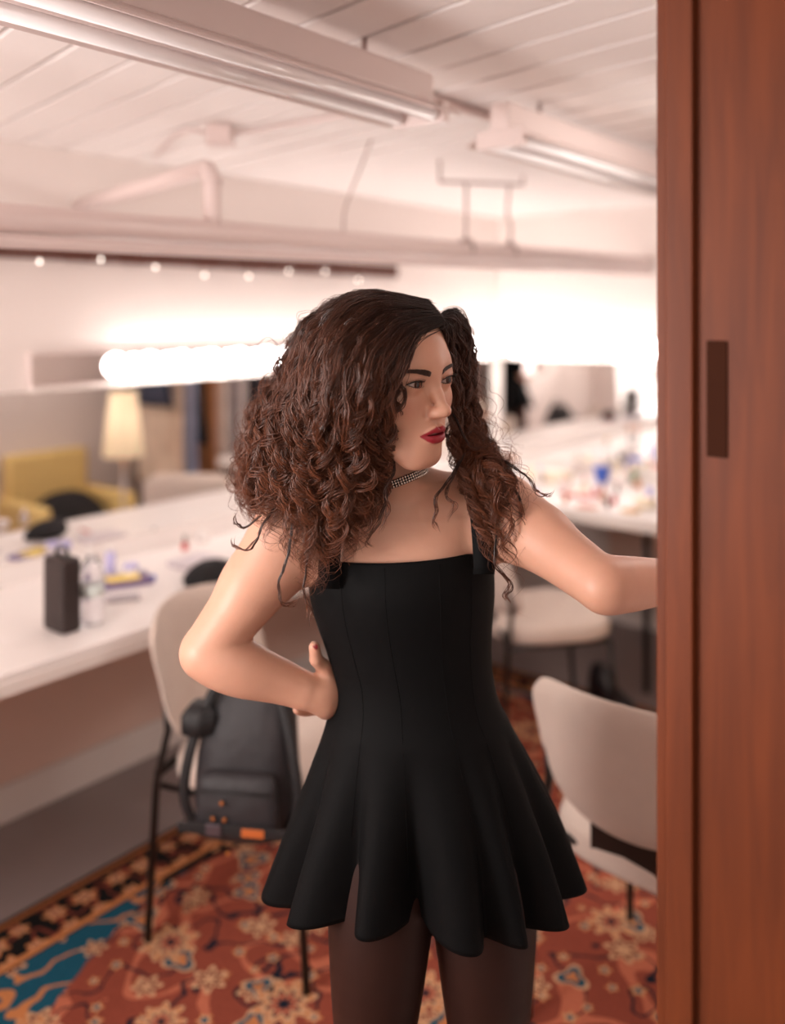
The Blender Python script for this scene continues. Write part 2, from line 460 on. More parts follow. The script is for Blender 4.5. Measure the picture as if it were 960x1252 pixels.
def build_body():
    f = Field((-.36, 1.12, .55), (.66, 1.62, 1.46), .0033)
    def torso(x, y, z):
        zz = np.clip(z, TZ[0], TZ[-1])
        cx = np.interp(zz, TZ, TCX); rx = np.interp(zz, TZ, TRX); ry = np.interp(zz, TZ, TRY)
        q = np.sqrt(((x - cx) / rx) ** 2 + ((y - TCY) / ry) ** 2)
        d = (q - 1) * np.minimum(rx, ry)
        d = np.maximum(d, z - 1.335); return np.maximum(d, .72 - z).astype(np.float32)
    f.add(torso, (-.2, 1.25, .7), (.3, 1.6, 1.34), .02)
    for sx in (-1, 1):                                                        # chest
        f.ell((.014 + sx * .050, 1.362, 1.180), (.050, .032, .052), .03)
    # neck, trapezius, collar bones
    f.cap(NECK_A, NECK_B, .0460, .0540, .03)
    f.cap(NECK_B + Vector((0, .006, .012)), R_SH + Vector((.03, .015, .012)), .030, .030, .05)
    f.cap(NECK_B + Vector((0, .006, .012)), L_SH + Vector((-.03, .015, .012)), .030, .030, .05)
    f.cap((0.020, 1.368, 1.298), R_SH + Vector((.03, -.022, .018)), .0075, .0065, .016)
    f.cap((0.040, 1.368, 1.300), L_SH + Vector((-.03, -.018, .018)), .0075, .0065, .016)
    # her right arm (photo left), hand on the hip
    f.ell(R_SH + Vector((0, 0, -.004)), (.050, .052, .056), .03)
    f.chain([R_SH + Vector((.02, .004, .0)), R_SH, R_SH.lerp(R_EL, .5) + Vector((.004, 0, 0)), R_EL], [.050, .052, .051, .047, .041, .036], 16, .012)
    f.cap(R_SH + Vector((.025, 0, -.03)), R_SH.lerp(R_EL, .45), .045, .040, .03)
    f.ell(R_EL + Vector((-.004, .004, -.004)), (.036, .034, .036), .012)
    f.chain([R_EL, R_EL.lerp(R_WR, .3) + Vector((0, -.004, -.002)), R_EL.lerp(R_WR, .7), R_WR], [.036, .0395, .037, .030, .0245, .0235], 14, .012)
    # hand: heel of the palm at the waist, fingers going behind, thumb upright
    pd = Vector((.25, .92, -.16))
    tips = []
    P = W(397, 846, 1.405)
    thumb = [P + Vector((.004, .018, .004)), W(402, 838, 1.415), W(396, 816, 1.405), W(386.5, 806, 1.39), W(384.5, 791, 1.383)]
    tips += list(hand(f, R_WR + Vector((.012, .006, -.002)), pd, (1, 0, 0), (.10, .05, 1), curl=(.35, .9, .6), spread=.01))
    rr = (.0175, .0150, .0118, .0098, .0088)
    for j in range(4): f.cap(thumb[j], thumb[j + 1], rr[j], rr[j + 1], .010 if j == 0 else .004)
    f.ell(W(399, 852, 1.402), (.022, .024, .030), .018)                      # rounded back of the bent wrist
    f.cap(W(404, 842, 1.415), W(399, 868, 1.415), .014, .013, .014)
    f.chain([W(392, 866, 1.45), W(374, 869, 1.44), W(363, 867.5, 1.425)], [.0088, .0080, .0070], 6, .004)
    # her left arm (photo right), reaching to the wall beside the doorway
    f.ell(L_SH + Vector((.0, 0, -.004)), (.048, .052, .052), .03)
    f.chain([L_SH + Vector((-.02, .004, .0)), L_SH, L_SH.lerp(L_EL, .5) + Vector((0, 0, -.002)), L_EL], [.048, .050, .048, .043, .037, .033], 16, .012)
    f.cap(L_SH + Vector((-.02, 0, -.04)), L_SH.lerp(L_EL, .4), .040, .036, .03)
    f.ell(L_EL + Vector((.004, 0, -.004)), (.032, .032, .031), .012)
    f.chain([L_EL, L_EL.lerp(L_WR, .3), L_EL.lerp(L_WR, .7), L_WR], [.033, .034, .032, .028, .0235, .022], 14, .012)
    hd = Vector((BX * -.9 + AX * .30, BY * -.9 + AY * .30, .22))
    th = [L_WR + Vector((.012, .010, .012)), L_WR + Vector((.030, .012, .035)), L_WR + Vector((.050, .012, .055)), L_WR + Vector((.066, .018, .072))]
    tips += list(hand(f, L_WR + hd.normalized() * .006, hd, (AX, AY, 0), (-.1, -.1, 1), curl=(-.12, .05, .05), spread=.012, thumb=th))
    V, Q = f.mesh()
    # nails / tint
    colr = np.repeat(SKIN[None], len(V), 0)
    nail = np.array(W(387, 790.5, 1.372))
    d = np.linalg.norm((V - nail) / np.array([.0055, .007, .0085]), axis=1)
    colr[d < 1] = LIP * .8
    return V, Q, colr
def body_object(woman):
    sk = skin_mat()
    Vh, Qh, ch = build_head(); Vb, Qb, cb = build_body()
    # drop the part of the head field's neck that is already inside the body neck (seam sits under the necklace)
    V = np.vstack([Vb, Vh]); Q = np.vstack([Qb, Qh + len(Vb)]); c = np.vstack([cb, ch])
    o = np_mesh('body', V, Q, sk, woman)
    a = o.data.color_attributes.new('tint', 'FLOAT_COLOR', 'POINT')
    a.data.foreach_set('color', np.hstack([c, np.ones((len(c), 1))]).astype(np.float32).ravel())
    head_extras(woman)
    # legs in sheer black tights, shoes
    f = Field((-.14, 1.2, .02), (.30, 1.62, .9), .005)
    legs = []
    for hip, knee, ank in (((-.012, 1.41, .80), (-.030, 1.39, .44), (-.045, 1.44, .09)), ((.140, 1.42, .80), (.150, 1.40, .44), (.185, 1.45, .09))):
        hip, knee, ank = map(Vector, (hip, knee, ank))
        f.chain([hip, hip.lerp(knee, .5) + Vector((0, -.01, 0)), knee], [.084, .080, .068, .053], 14, .01)
        f.chain([knee, knee.lerp(ank, .35) + Vector((0, .018, 0)), ank], [.053, .056, .046, .033, .030], 14, .012)
        f.cap(ank, ank + Vector((.0, -.13, -.045)), .032, .022, .02)
        legs.append(ank)
    V, Q = f.mesh()
    tm = mat('sheer_tights', srgb(46, 25, 20), .5, 0, .3)
    np_mesh('tights', V, Q, tm, woman)
    sm = mat('shoe_leather', srgb(14, 12, 12), .35)
    for ank in legs:
        bm = bmesh.new()
        prof = [(-.155, .030, .030), (-.13, .040, .042), (-.08, .045, .056), (-.03, .042, .075), (.01, .038, .085), (.04, .034, .08), (.055, .022, .06)]
        rings = []
        for (dy, hw, ht) in prof:
            ring = []
            for j in range(16):
                a = 2 * PI * j / 16
                ring.append(bm.verts.new((ank.x + hw * math.cos(a), ank.y + dy, max(.013, .013 + ht * (.5 + .5 * math.sin(a)) * 1.0))))
            rings.append(ring)
        for i in range(len(rings) - 1):
            for j in range(16): bm.faces.new((rings[i][j], rings[i][(j + 1) % 16], rings[i + 1][(j + 1) % 16], rings[i + 1][j]))
        bm.faces.new(rings[0]); bm.faces.new(rings[-1])
        obj('shoe', bm, sm, woman, True)
    return o

# ------------------------------------------------------------------ dress
def dress(woman):
    fab = mat('dress_cloth', srgb(9, 9, 10), .7, 0, .12, bump=.12, bscale=900)
    NT = 360; th = np.linspace(0, 2 * PI, NT, endpoint=False)      # th = -pi/2 faces the camera
    levels_z = []
    # profile: level parameter s from neckline (0) over waist (.45) to hem (1)
    Zk = [1.235, 1.20, 1.16, 1.11, 1.06, 1.03, .995, .96, .90, .83, .76, .695]
    cx = [.014, .014, .016, .020, .028, .033, .036, .040, .046, .052, .054, .055]
    rx = [.146, .147, .146, .137, .128, .126, .129, .142, .168, .196, .220, .236]
    ry = [.106, .118, .118, .104, .096, .094, .098, .108, .124, .142, .155, .165]
    # flutes: centre angle (deg, 0 = photo right, -90 = camera), half width, depth
    vl = [(-96, 9, .088), (-125, 7, .060), (-66, 6, .050), (-47, 6, .055), (-24, 7, .050), (2, 8, .05), (30, 8, .05), (60, 8, .05), (90, 8, .05), (118, 8, .05), (146, 8, .05), (172, 7, .04), (-155, 6, .045)]
    deg = np.degrees(th); deg = np.where(deg > 180, deg - 360, deg)
    f = np.full(NT, .022)
    for c, w, a in vl:
        d = (deg - c + 180) % 360 - 180
        f -= a * np.exp(-np.abs(d / w) ** 1.7)
    hem_off = .012 * np.sin(th * 3 + 1)
    V = []
    n = 110
    Zs = np.interp(np.linspace(0, 1, n), np.linspace(0, 1, len(Zk)), Zk)
    def smooth(v):
        q = np.interp(-Zs, [-z for z in Zk], v); k = np.hanning(23); k /= k.sum(); return np.convolve(np.pad(q, 11, mode='reflect', reflect_type='odd'), k, 'valid')
    prof = [smooth(v) for v in (cx, rx, ry)]
    for i in range(n):
        s = i / (n - 1); zz = np.interp(s, np.linspace(0, 1, len(Zk)), Zk)
        c_, x_, y_ = (q[i] for q in prof)
        g = np.clip((.965 - zz) / .27, 0, 1) ** 1.15
        r = 1 + f * g / .165 * .95
        X = c_ + x_ * r * np.cos(th); Y = 1.425 + .02 * g + y_ * r * np.sin(th)
        top = 1.237 - .030 * (1 - np.clip(-np.sin(th) * 1.35, 0, 1)) - .012 * (np.sin(th) > .2) + .055 * (X - .014) * (np.sin(th) < .3)
        Z = np.minimum(zz, 9) * np.ones(NT)
        u = np.clip((zz - 1.06) / (1.235 - 1.06), 0, 1)
        Z = Z + (top - 1.235) * u ** 1.3
        Z = Z + g * hem_off
        V.append(np.stack([X, Y, Z], 1))
    # hem rolls inward and up a little so the cloth has a thickness
    last = V[-1]; ctr = np.array([.055, 1.445, 0])
    rows = len(V); Vn = np.concatenate(V); j = np.arange(NT); j2 = (j + 1) % NT
    F = np.concatenate([np.stack([i * NT + j, (i + 1) * NT + j, (i + 1) * NT + j2, i * NT + j2], 1) for i in range(rows - 1)])
    o = np_mesh('dress', Vn, F, fab, woman)
    so = o.modifiers.new('thick', 'SOLIDIFY'); so.thickness = .0016; so.offset = -1
    # straps
    for fr, sh, bk in ((W(402, 704, 1.325), Vector((-.088, 1.405, 1.318)), Vector((-.075, 1.50, 1.225))), (W(592, 686, 1.335), Vector((.128, 1.40, 1.345)), Vector((.105, 1.50, 1.235)))):
        bm = bmesh.new()
        P = catmull([fr - Vector((0, -.004, .02)), fr, fr.lerp(sh, .5) + Vector((0, -.022, .012)), sh + Vector((0, 0, .008)), sh.lerp(bk, .5) + Vector((0, .02, .01)), bk, bk - Vector((0, 0, .03))], 24)
        prev = None
        for i in range(24):
            t = Vector(P[min(i + 1, 23)]) - Vector(P[max(i - 1, 0)]); t.normalize()
            side = Vector((1, 0, 0)); nn = t.cross(side).normalized()
            r_ = [bm.verts.new(Vector(P[i]) + side * a * .016 + nn * b * .0013) for a, b in ((-1, -1), (1, -1), (1, 1), (-1, 1))]
            if prev:
                for q in range(4): bm.faces.new((prev[q], prev[(q + 1) % 4], r_[(q + 1) % 4], r_[q]))
            prev = r_
        obj('dress_strap', bm, fab, woman, True)
    # seams of the bodice and the pleats
    bm = bmesh.new()
    for a0, z1 in ((-128, .80), (-100, .76), (-68, .80), (-45, .80)):
        k = int(((a0 % 360) / 360) * NT); P = [Vector(V[i][k]) for i in range(2, n, 4) if V[i][k][2] > z1]
        tube(bm, P, .0007, 5)
    obj('seam', bm, fab, woman, True)
def necklace(woman):
    silver = mat('rhinestone', srgb(225, 215, 205), .12, .85); dark = mat('necklace_setting', srgb(50, 42, 38), .4, .7)
    # ring around the neck, perpendicular to it, lower at the front
    c = W(482, 588, 1.368); 
    fwd = (HM @ Vector((0, 1, 0))); fwd = Vector((fwd.x * .4, fwd.y, 0)).normalized()
    axis = Vector((-.36, .10, 1)).normalized()
    e1 = (Vector((1, 0, 0)) - axis * axis.x).normalized(); e2 = axis.cross(e1)
    bm = bmesh.new(); bd = bmesh.new()
    L = []
    for row in (-1, 0, 1):
        N = 78
        for i in range(N):
            a = 2 * PI * i / N
            p = c + e1 * math.cos(a) * .0525 + e2 * math.sin(a) * .0525 + axis * row * .0038
            ball(bm, p, .00185, 7, 5)
    for k in range(61):
        a = 2 * PI * k / 60; L.append(c + e1 * math.cos(a) * .0510 + e2 * math.sin(a) * .0510)
    prev = None
    for p in L:
        cur = [bd.verts.new(p + axis * q * .0058 + (p - c).normalized() * w) for q, w in ((-1, -.002), (-1, .0004), (1, .0004), (1, -.002))]
        if prev:
            for q in range(4): bd.faces.new((prev[q], prev[(q + 1) % 4], cur[(q + 1) % 4], cur[q]))
        prev = cur
    nk = obj('necklace', bd, dark, woman, True); obj('rhinestones', bm, silver, nk, True)
# ------------------------------------------------------------------ hair: curling locks grown from the scalp
def hair(woman):
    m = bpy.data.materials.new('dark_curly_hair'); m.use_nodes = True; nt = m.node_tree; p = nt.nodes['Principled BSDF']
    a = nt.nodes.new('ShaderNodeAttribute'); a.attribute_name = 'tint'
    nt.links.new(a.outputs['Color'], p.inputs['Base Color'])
    p.inputs['Roughness'].default_value = .36; p.inputs['Specular IOR Level'].default_value = .45
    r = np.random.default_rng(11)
    # each surface is a set of flow lines from the parting to the ends, given as (x, y, front distance, back distance)
    G1 = [  # photo left, from the face outwards
        [(541, 392, 1.270, 1.30), (508, 412, 1.232, 1.27), (489, 458, 1.212, 1.26), (476, 505, 1.222, 1.28), (468, 548, 1.255, 1.33), (462, 590, 1.300, 1.36), (448, 640, 1.290, 1.34), (432, 684, 1.285, 1.32)],
        [(538, 388, 1.272, 1.31), (490, 398, 1.222, 1.28), (455, 440, 1.190, 1.30), (440, 500, 1.190, 1.36), (434, 550, 1.215, 1.40), (430, 605, 1.255, 1.39), (424, 650, 1.270, 1.36), (412, 700, 1.275, 1.33)],
        [(534, 383, 1.280, 1.32), (472, 378, 1.225, 1.34), (420, 420, 1.190, 1.40), (402, 490, 1.190, 1.45), (398, 550, 1.210, 1.47), (394, 615, 1.250, 1.42), (388, 685, 1.275, 1.38), (382, 748, 1.290, 1.35)],
        [(530, 378, 1.290, 1.33), (455, 366, 1.250, 1.39), (400, 408, 1.225, 1.45), (374, 480, 1.215, 1.50), (358, 545, 1.225, 1.52), (356, 605, 1.260, 1.50), (360, 665, 1.300, 1.44), (364, 738, 1.315, 1.36)],
        [(526, 374, 1.310, 1.35), (446, 362, 1.300, 1.42), (384, 402, 1.290, 1.47), (358, 460, 1.280, 1.52), (328, 525, 1.280, 1.54), (318, 585, 1.300, 1.53), (324, 632, 1.320, 1.50), (338, 682, 1.330, 1.45)],
        [(524, 372, 1.330, 1.36), (440, 362, 1.340, 1.43), (376, 400, 1.350, 1.48), (350, 452, 1.350, 1.52), (314, 515, 1.350, 1.54), (300, 570, 1.360, 1.53), (304, 612, 1.370, 1.51), (312, 642, 1.380, 1.50)],
    ]
    G2 = [  # photo right, behind the far side of the face and over her left shoulder
        [(533, 391, 1.262, 1.30), (541, 401, 1.270, 1.32), (549, 432, 1.288, 1.35), (556, 490, 1.320, 1.40), (556, 545, 1.345, 1.42), (572, 600, 1.330, 1.38), (592, 655, 1.310, 1.35), (606, 700, 1.305, 1.33)],
        [(540, 388, 1.285, 1.33), (556, 394, 1.300, 1.37), (567, 435, 1.330, 1.40), (568, 490, 1.350, 1.43), (572, 545, 1.360, 1.44), (596, 595, 1.320, 1.39), (612, 660, 1.300, 1.34), (617, 722, 1.300, 1.33)],
        [(541, 384, 1.300, 1.35), (560, 384, 1.330, 1.39), (576, 425, 1.350, 1.43), (575, 480, 1.370, 1.46), (590, 535, 1.360, 1.47), (622, 580, 1.320, 1.41), (634, 640, 1.300, 1.35), (628, 695, 1.300, 1.33)],
    ]
    def surf(G, t, d, s):
        """point on flow surfaces: t across, d depth, s array along"""
        G = np.array(G, float); n = len(G)
        x = np.clip(t, 0, 1) * (n - 1); k = min(int(x), n - 2); fr = x - k
        L = G[k] * (1 - fr) + G[k + 1] * fr
        S = np.linspace(0, 1, len(L)); C = catmull([q for q in L], 60)
        q = np.stack([np.interp(s, np.linspace(0, 1, 60), C[:, c]) for c in range(4)], 1)
        Y = q[:, 2] + (q[:, 3] - q[:, 2]) * d
        return np.stack([(q[:, 0] - 480) / 1100 * Y, Y, CAM_Z - (q[:, 1] - 385) / 1100 * Y], 1)
    VV, FF, CC = [], [], []; base = [0]
    def strand(P, rad, colr, sides=3):
        n = len(P); T = np.gradient(P, axis=0); T /= np.linalg.norm(T, axis=1)[:, None] + 1e-9
        ref = np.array([.31, .87, .38]); A = np.cross(T, ref); A /= np.linalg.norm(A, axis=1)[:, None] + 1e-9; B = np.cross(T, A)
        R_ = []
        for j in range(sides):
            an = 2 * PI * j / sides; R_.append(P + (A * math.cos(an) + B * math.sin(an)) * rad[:, None])
        VV.append(np.stack(R_, 1).reshape(-1, 3)); i = np.arange(n - 1)[:, None] * sides; j = np.arange(sides)[None]; j2 = (j + 1) % sides
        FF.append((np.stack([i + j, i + j2, i + sides + j2, i + sides + j], -1).reshape(-1, 4)) + base[0])
        CC.append(np.repeat(colr[None] if colr.ndim == 1 else colr, n * sides if colr.ndim == 1 else 1, 0) if colr.ndim == 1 else np.repeat(colr, sides, 0))
        base[0] += n * sides
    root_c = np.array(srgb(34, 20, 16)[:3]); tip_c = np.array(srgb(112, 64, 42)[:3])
    def lock(P, amp, wl, nst, spread, r0, ph=None, amp_pow=1.0, straight=.12, light=0):
        """a lock of strands winding round the centre line P"""
        n = len(P); seg = np.linalg.norm(np.diff(P, axis=0), axis=1); arc = np.concatenate([[0], np.cumsum(seg)])
        T = np.gradient(P, axis=0); T /= np.linalg.norm(T, axis=1)[:, None] + 1e-9
        A = np.cross(T, [.12, 1, .05]); A /= np.linalg.norm(A, axis=1)[:, None]; B = np.cross(T, A)
        ph = r.uniform(0, 2 * PI) if ph is None else ph
        u = arc / arc[-1]; hand_ = r.choice([-1, 1])
        g = np.clip((u - straight) / (1 - straight), 0, 1) ** amp_pow
        wob = np.cumsum(r.normal(0, .13, n)) 
        for _ in range(nst):
            dph = r.normal(0, .20); wls = wl * r.uniform(.97, 1.03)
            ang = hand_ * (2 * PI * arc / wls) + ph + dph + wob
            am = amp * g * r.uniform(.8, 1.15)
            off = r.normal(0, 1, 2) * spread * (1 - .35 * u[:, None])
            Q = P + A * (np.cos(ang) * am + off[:, 0])[:, None] + B * (np.sin(ang) * am * .8 + off[:, 1])[:, None]
            ln = r.uniform(.86, 1.0); kk = int(n * ln); Q = Q[:kk]
            uu = np.linspace(0, 1, kk); rad = r0 * r.uniform(.7, 1.3) * np.clip(np.minimum(uu * 12 + .4, (1 - uu) * 7 + .12), 0, 1)
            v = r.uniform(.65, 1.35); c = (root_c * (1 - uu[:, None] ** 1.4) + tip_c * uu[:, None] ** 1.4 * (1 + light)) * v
            strand(Q, rad, c)
    def jitter(P, sc_):
        n = len(P); k = r.normal(0, 1, (6, 3)); u = np.linspace(0, 5, n)
        return P + np.stack([np.interp(u, range(6), k[:, c]) for c in range(3)], 1) * sc_ * np.linspace(0, 1, n)[:, None]
    S = np.linspace(0, 1, 96)
    NL = 250
    for i in range(NL):
        t = r.uniform(0, 1) ; d = abs(r.normal(0, .28)) if i % 3 else r.uniform(.2, 1)
        d = min(d, 1)
        end = r.uniform(.72, 1.0) if t < .75 else r.uniform(.74, 1.03)
        P = jitter(surf(G1, t, d, S * min(end, 1)), .011)
        lock(P, r.uniform(.008, .0175), r.uniform(.040, .070), 15, .0014, .00060, amp_pow=.62, straight=.10)
    for i in range(85):
        t = r.uniform(0, 1); d = r.uniform(0, 1) ** 1.5
        P = jitter(surf(G2, t, d, S * r.uniform(.70, 1)), .008)
        lock(P, r.uniform(.006, .013), r.uniform(.036, .062), 13, .0014, .00058, amp_pow=.5, straight=.03)
    # crown: flatter strands that follow the skull before the curls open
    for i in range(230):
        t = r.uniform(0, 1); P = surf(G1, t, abs(r.normal(0, .12)) - .04, S * r.uniform(.42, .6))
        lock(jitter(P, .007), r.uniform(.003, .007), r.uniform(.05, .10), 10, .0030, .00050, straight=.25)
    # fly-aways along the outline
    for i in range(150):
        t = 1 if i % 3 else r.uniform(.3, 1); g = G1 if i % 4 else G2
        P = jitter(surf(g, t, r.uniform(.1, .9), S * r.uniform(.5, .98)), .020)
        lock(P, r.uniform(.007, .018), r.uniform(.035, .07), 2, .003, .00034, light=.3)
    # single loose curls over the shoulders and the chest
    loose = [
        [(600, 560, 1.34), (625, 590, 1.33), (638, 615, 1.32), (637, 632, 1.31), (652, 642, 1.31), (668, 640, 1.31), (676, 628, 1.31)],
        [(592, 550, 1.35), (630, 572, 1.34), (650, 588, 1.33), (655, 602, 1.32), (668, 606, 1.32), (678, 598, 1.32)],
        [(580, 545, 1.36), (595, 560, 1.35), (608, 590, 1.33), (612, 615, 1.32), (600, 620, 1.31)],
        [(330, 600, 1.31), (336, 618, 1.31), (322, 640, 1.30), (312, 662, 1.30), (300, 672, 1.30), (287, 668, 1.31), (284, 655, 1.31)],
        [(470, 575, 1.29), (472, 610, 1.29), (462, 640, 1.29), (448, 660, 1.29), (455, 672, 1.29)],
        [(478, 540, 1.27), (482, 575, 1.28), (470, 600, 1.28), (474, 625, 1.28), (462, 655, 1.29)],
        [(565, 560, 1.34), (550, 585, 1.32), (532, 610, 1.30), (534, 628, 1.30), (528, 640, 1.30), (540, 655, 1.30)],
        [(568, 555, 1.34), (555, 580, 1.32), (545, 605, 1.31), (556, 618, 1.30), (545, 640, 1.30)],
        [(358, 640, 1.31), (352, 680, 1.31), (342, 712, 1.31), (345, 735, 1.31), (358, 742, 1.31), (362, 728, 1.31)],
        [(382, 650, 1.30), (374, 700, 1.30), (372, 728, 1.30), (380, 745, 1.30), (376, 762, 1.30)],
        [(320, 630, 1.33), (300, 645, 1.33), (290, 640, 1.33), (286, 626, 1.33)],
        [(608, 650, 1.31), (606, 690, 1.30), (624, 712, 1.30), (616, 728, 1.30), (622, 738, 1.30)],
        [(555, 505, 1.33), (566, 530, 1.33), (575, 545, 1.33), (590, 548, 1.33), (602, 545, 1.33), (606, 560, 1.33)],
        [(503, 500, 1.245), (497, 530, 1.25), (495, 545, 1.26)],
    ]
    for L in loose:
        P = catmull([W(*q) for q in L], 60)
        for _ in range(3):
            lock(jitter(P, .003), .0016, .03, 3, .0011, .00050, straight=0)
    V = np.concatenate(VV); F = np.concatenate(FF); C = np.concatenate(CC)
    o = np_mesh('hair', V, F, m, woman)
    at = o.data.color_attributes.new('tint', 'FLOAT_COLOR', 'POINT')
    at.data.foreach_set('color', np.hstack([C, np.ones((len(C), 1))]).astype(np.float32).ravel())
    # hair close to the scalp, under the locks
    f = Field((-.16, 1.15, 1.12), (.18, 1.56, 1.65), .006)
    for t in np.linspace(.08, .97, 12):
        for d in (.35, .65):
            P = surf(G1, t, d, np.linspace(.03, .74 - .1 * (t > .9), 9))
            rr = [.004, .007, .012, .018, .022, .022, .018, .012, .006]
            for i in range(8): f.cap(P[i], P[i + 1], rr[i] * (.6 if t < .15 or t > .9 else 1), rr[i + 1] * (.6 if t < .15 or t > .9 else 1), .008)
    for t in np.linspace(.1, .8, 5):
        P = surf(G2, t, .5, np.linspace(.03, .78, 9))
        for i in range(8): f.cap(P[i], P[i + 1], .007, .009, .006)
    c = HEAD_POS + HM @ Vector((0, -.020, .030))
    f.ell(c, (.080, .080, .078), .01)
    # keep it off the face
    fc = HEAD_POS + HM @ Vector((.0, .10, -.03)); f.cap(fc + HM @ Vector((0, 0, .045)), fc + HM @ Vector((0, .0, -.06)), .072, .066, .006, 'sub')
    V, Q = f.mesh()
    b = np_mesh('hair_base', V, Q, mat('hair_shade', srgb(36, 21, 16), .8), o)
# ------------------------------------------------------------------ materials of the room
M = {}
M['wall'] = mat('painted_wall', srgb(228, 217, 212), .6, bump=.08, bscale=60, var=.02, vscale=3)
M['ceil'] = mat('ceiling_paint', srgb(234, 226, 223), .55, bump=.1, bscale=80, var=.02)
M['white'] = mat('white_laminate', srgb(232, 224, 220), .35)
M['panel'] = mat('beige_panel_paint', srgb(226, 196, 182), .6, var=.03)
M['edge'] = mat('white_trim', srgb(228, 218, 212), .45)
M['pipe'] = mat('painted_pipe', srgb(218, 200, 196), .35, bump=.15, bscale=30)
M['fixture'] = mat('enamelled_metal', srgb(222, 206, 202), .3)
M['floor'] = mat('grey_floor_paint', srgb(138, 126, 124), .4, var=.05, vscale=4, bump=.05)
M['mirror'] = mat('mirror_silver', (.90, .89, .88, 1), .0, 1.0)
M['chrome'] = mat('chrome_strip', (.86, .80, .78, 1), .06, 1.0)
M['black'] = mat('black_metal', srgb(30, 24, 22), .35, .3)
M['brownrail'] = mat('brown_moulding', srgb(86, 42, 28), .5, var=.15, vscale=12)
M['tube'] = mat('lamp_tube_glass', srgb(244, 240, 240), .1)
M['bulb'] = emit('bulb_glow', (1.0, .95, .92, 1), 13)
M['fairy'] = emit('fairy_glow', (1.0, .90, .80, 1), 4)
M['socket'] = mat('bulb_socket', srgb(150, 120, 105), .4)
M['wire'] = mat('grey_wire', srgb(170, 150, 146), .5)
def wood_mat(name, c1, c2, sc=(9, 9, .7)):
    m = bpy.data.materials.new(name); m.use_nodes = True; nt = m.node_tree; p = nt.nodes['Principled BSDF']
    tc = nt.nodes.new('ShaderNodeTexCoord'); mp = nt.nodes.new('ShaderNodeMapping'); mp.inputs['Scale'].default_value = sc
    n = nt.nodes.new('ShaderNodeTexNoise'); n.inputs['Scale'].default_value = 6; n.inputs['Detail'].default_value = 8; n.inputs['Distortion'].default_value = .6
    nt.links.new(tc.outputs['Object'], mp.inputs[0]); nt.links.new(mp.outputs[0], n.inputs['Vector'])
    cr = nt.nodes.new('ShaderNodeValToRGB'); cr.color_ramp.elements[0].position = .3; cr.color_ramp.elements[0].color = c1; cr.color_ramp.elements[1].position = .72; cr.color_ramp.elements[1].color = c2
    nt.links.new(n.outputs['Fac'], cr.inputs[0]); nt.links.new(cr.outputs[0], p.inputs['Base Color'])
    p.inputs['Roughness'].default_value = .5; p.inputs['Specular IOR Level'].default_value = .25
    return m
M['wood'] = wood_mat('stained_wood', srgb(96, 46, 24), srgb(118, 58, 29))
def slab(name, a0, a1, b0, b1, z0, z1, m, parent=None, bevel=0):
    bm = bmesh.new(); vs = box(bm, a0, a1, b0, b1, z0, z1)
    for v in vs: v.co = R(v.co.x, v.co.y, v.co.z)
    return obj(name, bm, m, parent, False, bevel)
CEIL = 2.15; AW = 2.336; AD = 2.486
# shell
struct(slab('floor', -.12, 5.2, -.12, 6.2, -.05, 0, M['floor']))
struct(slab('wall_left', -.12, 0, -.12, 6.2, 0, 2.35, M['wall']))
struct(slab('wall_right', 0, 5.2, -.12, 0, 0, 2.35, M['wall']))
struct(slab('wall_back', 0, 5.2, 6.1, 6.2, 0, 2.35, M['wall']))
struct(slab('wall_hall', 5.1, 5.2, 0, 6.1, 0, 2.35, M['wall']))
DB0, DB1 = 3.415, 4.40                      # doorway
bm = bmesh.new()
for b0, b1, z0, z1 in ((0, DB0 - .02, 0, 2.35), (DB1 + .02, 6.1, 0, 2.35), (DB0 - .02, DB1 + .02, 2.06, 2.35)):
    for v in box(bm, AW, AD, b0, b1, z0, z1): v.co = R(*v.co)
struct(obj('wall_front', bm, M['wall']))
# ceiling of narrow boards with open joints
bm = bmesh.new()
for v in box(bm, -.1, 5.15, -.1, 6.15, CEIL + .03, CEIL + .12): v.co = R(*v.co)
ang = math.atan2(1, -.87); d = Vector((math.cos(ang), math.sin(ang), 0)); nn = Vector((-d.y, d.x, 0)); w = .138
c0 = R(2.5, 3, 0)
for i in range(-34, 35):
    o_ = c0 + nn * (i * w)
    # clip the board to the room rectangle
    ts = []
    for t in np.linspace(-5, 5, 401):
        a, b = toab(o_ + d * t)
        if -.02 < a < 5.12 and -.02 < b < 6.12: ts.append(t)
    if len(ts) < 4: continue
    t0, t1 = ts[0], ts[-1]
    for (u0, u1, zz) in ((-.5 * w + .0085, .5 * w - .0085, CEIL), ):
        q = [o_ + d * t0 + nn * u0, o_ + d * t1 + nn * u0, o_ + d * t1 + nn * u1, o_ + d * t0 + nn * u1]
        lo = [bm.verts.new((p.x, p.y, zz)) for p in q]; hi = [bm.verts.new((p.x, p.y, CEIL + .03)) for p in q]
        bm.faces.new(lo[::-1]); bm.faces.new(hi)
        for k in range(4): bm.faces.new((lo[k], lo[(k + 1) % 4], hi[(k + 1) % 4], hi[k]))
struct(obj('ceiling', bm, M['ceil']))
# baseboards
struct(slab('baseboard_left', 0, .012, 0, 6.1, 0, .12, M['edge'], None, .003))
struct(slab('baseboard_right', .012, AW, 0, .012, 0, .10, M['edge'], None, .003))
struct(slab('trim_1', .0, .03, .95, 6.1, 1.780, 1.84, M['brownrail'], None, .004))

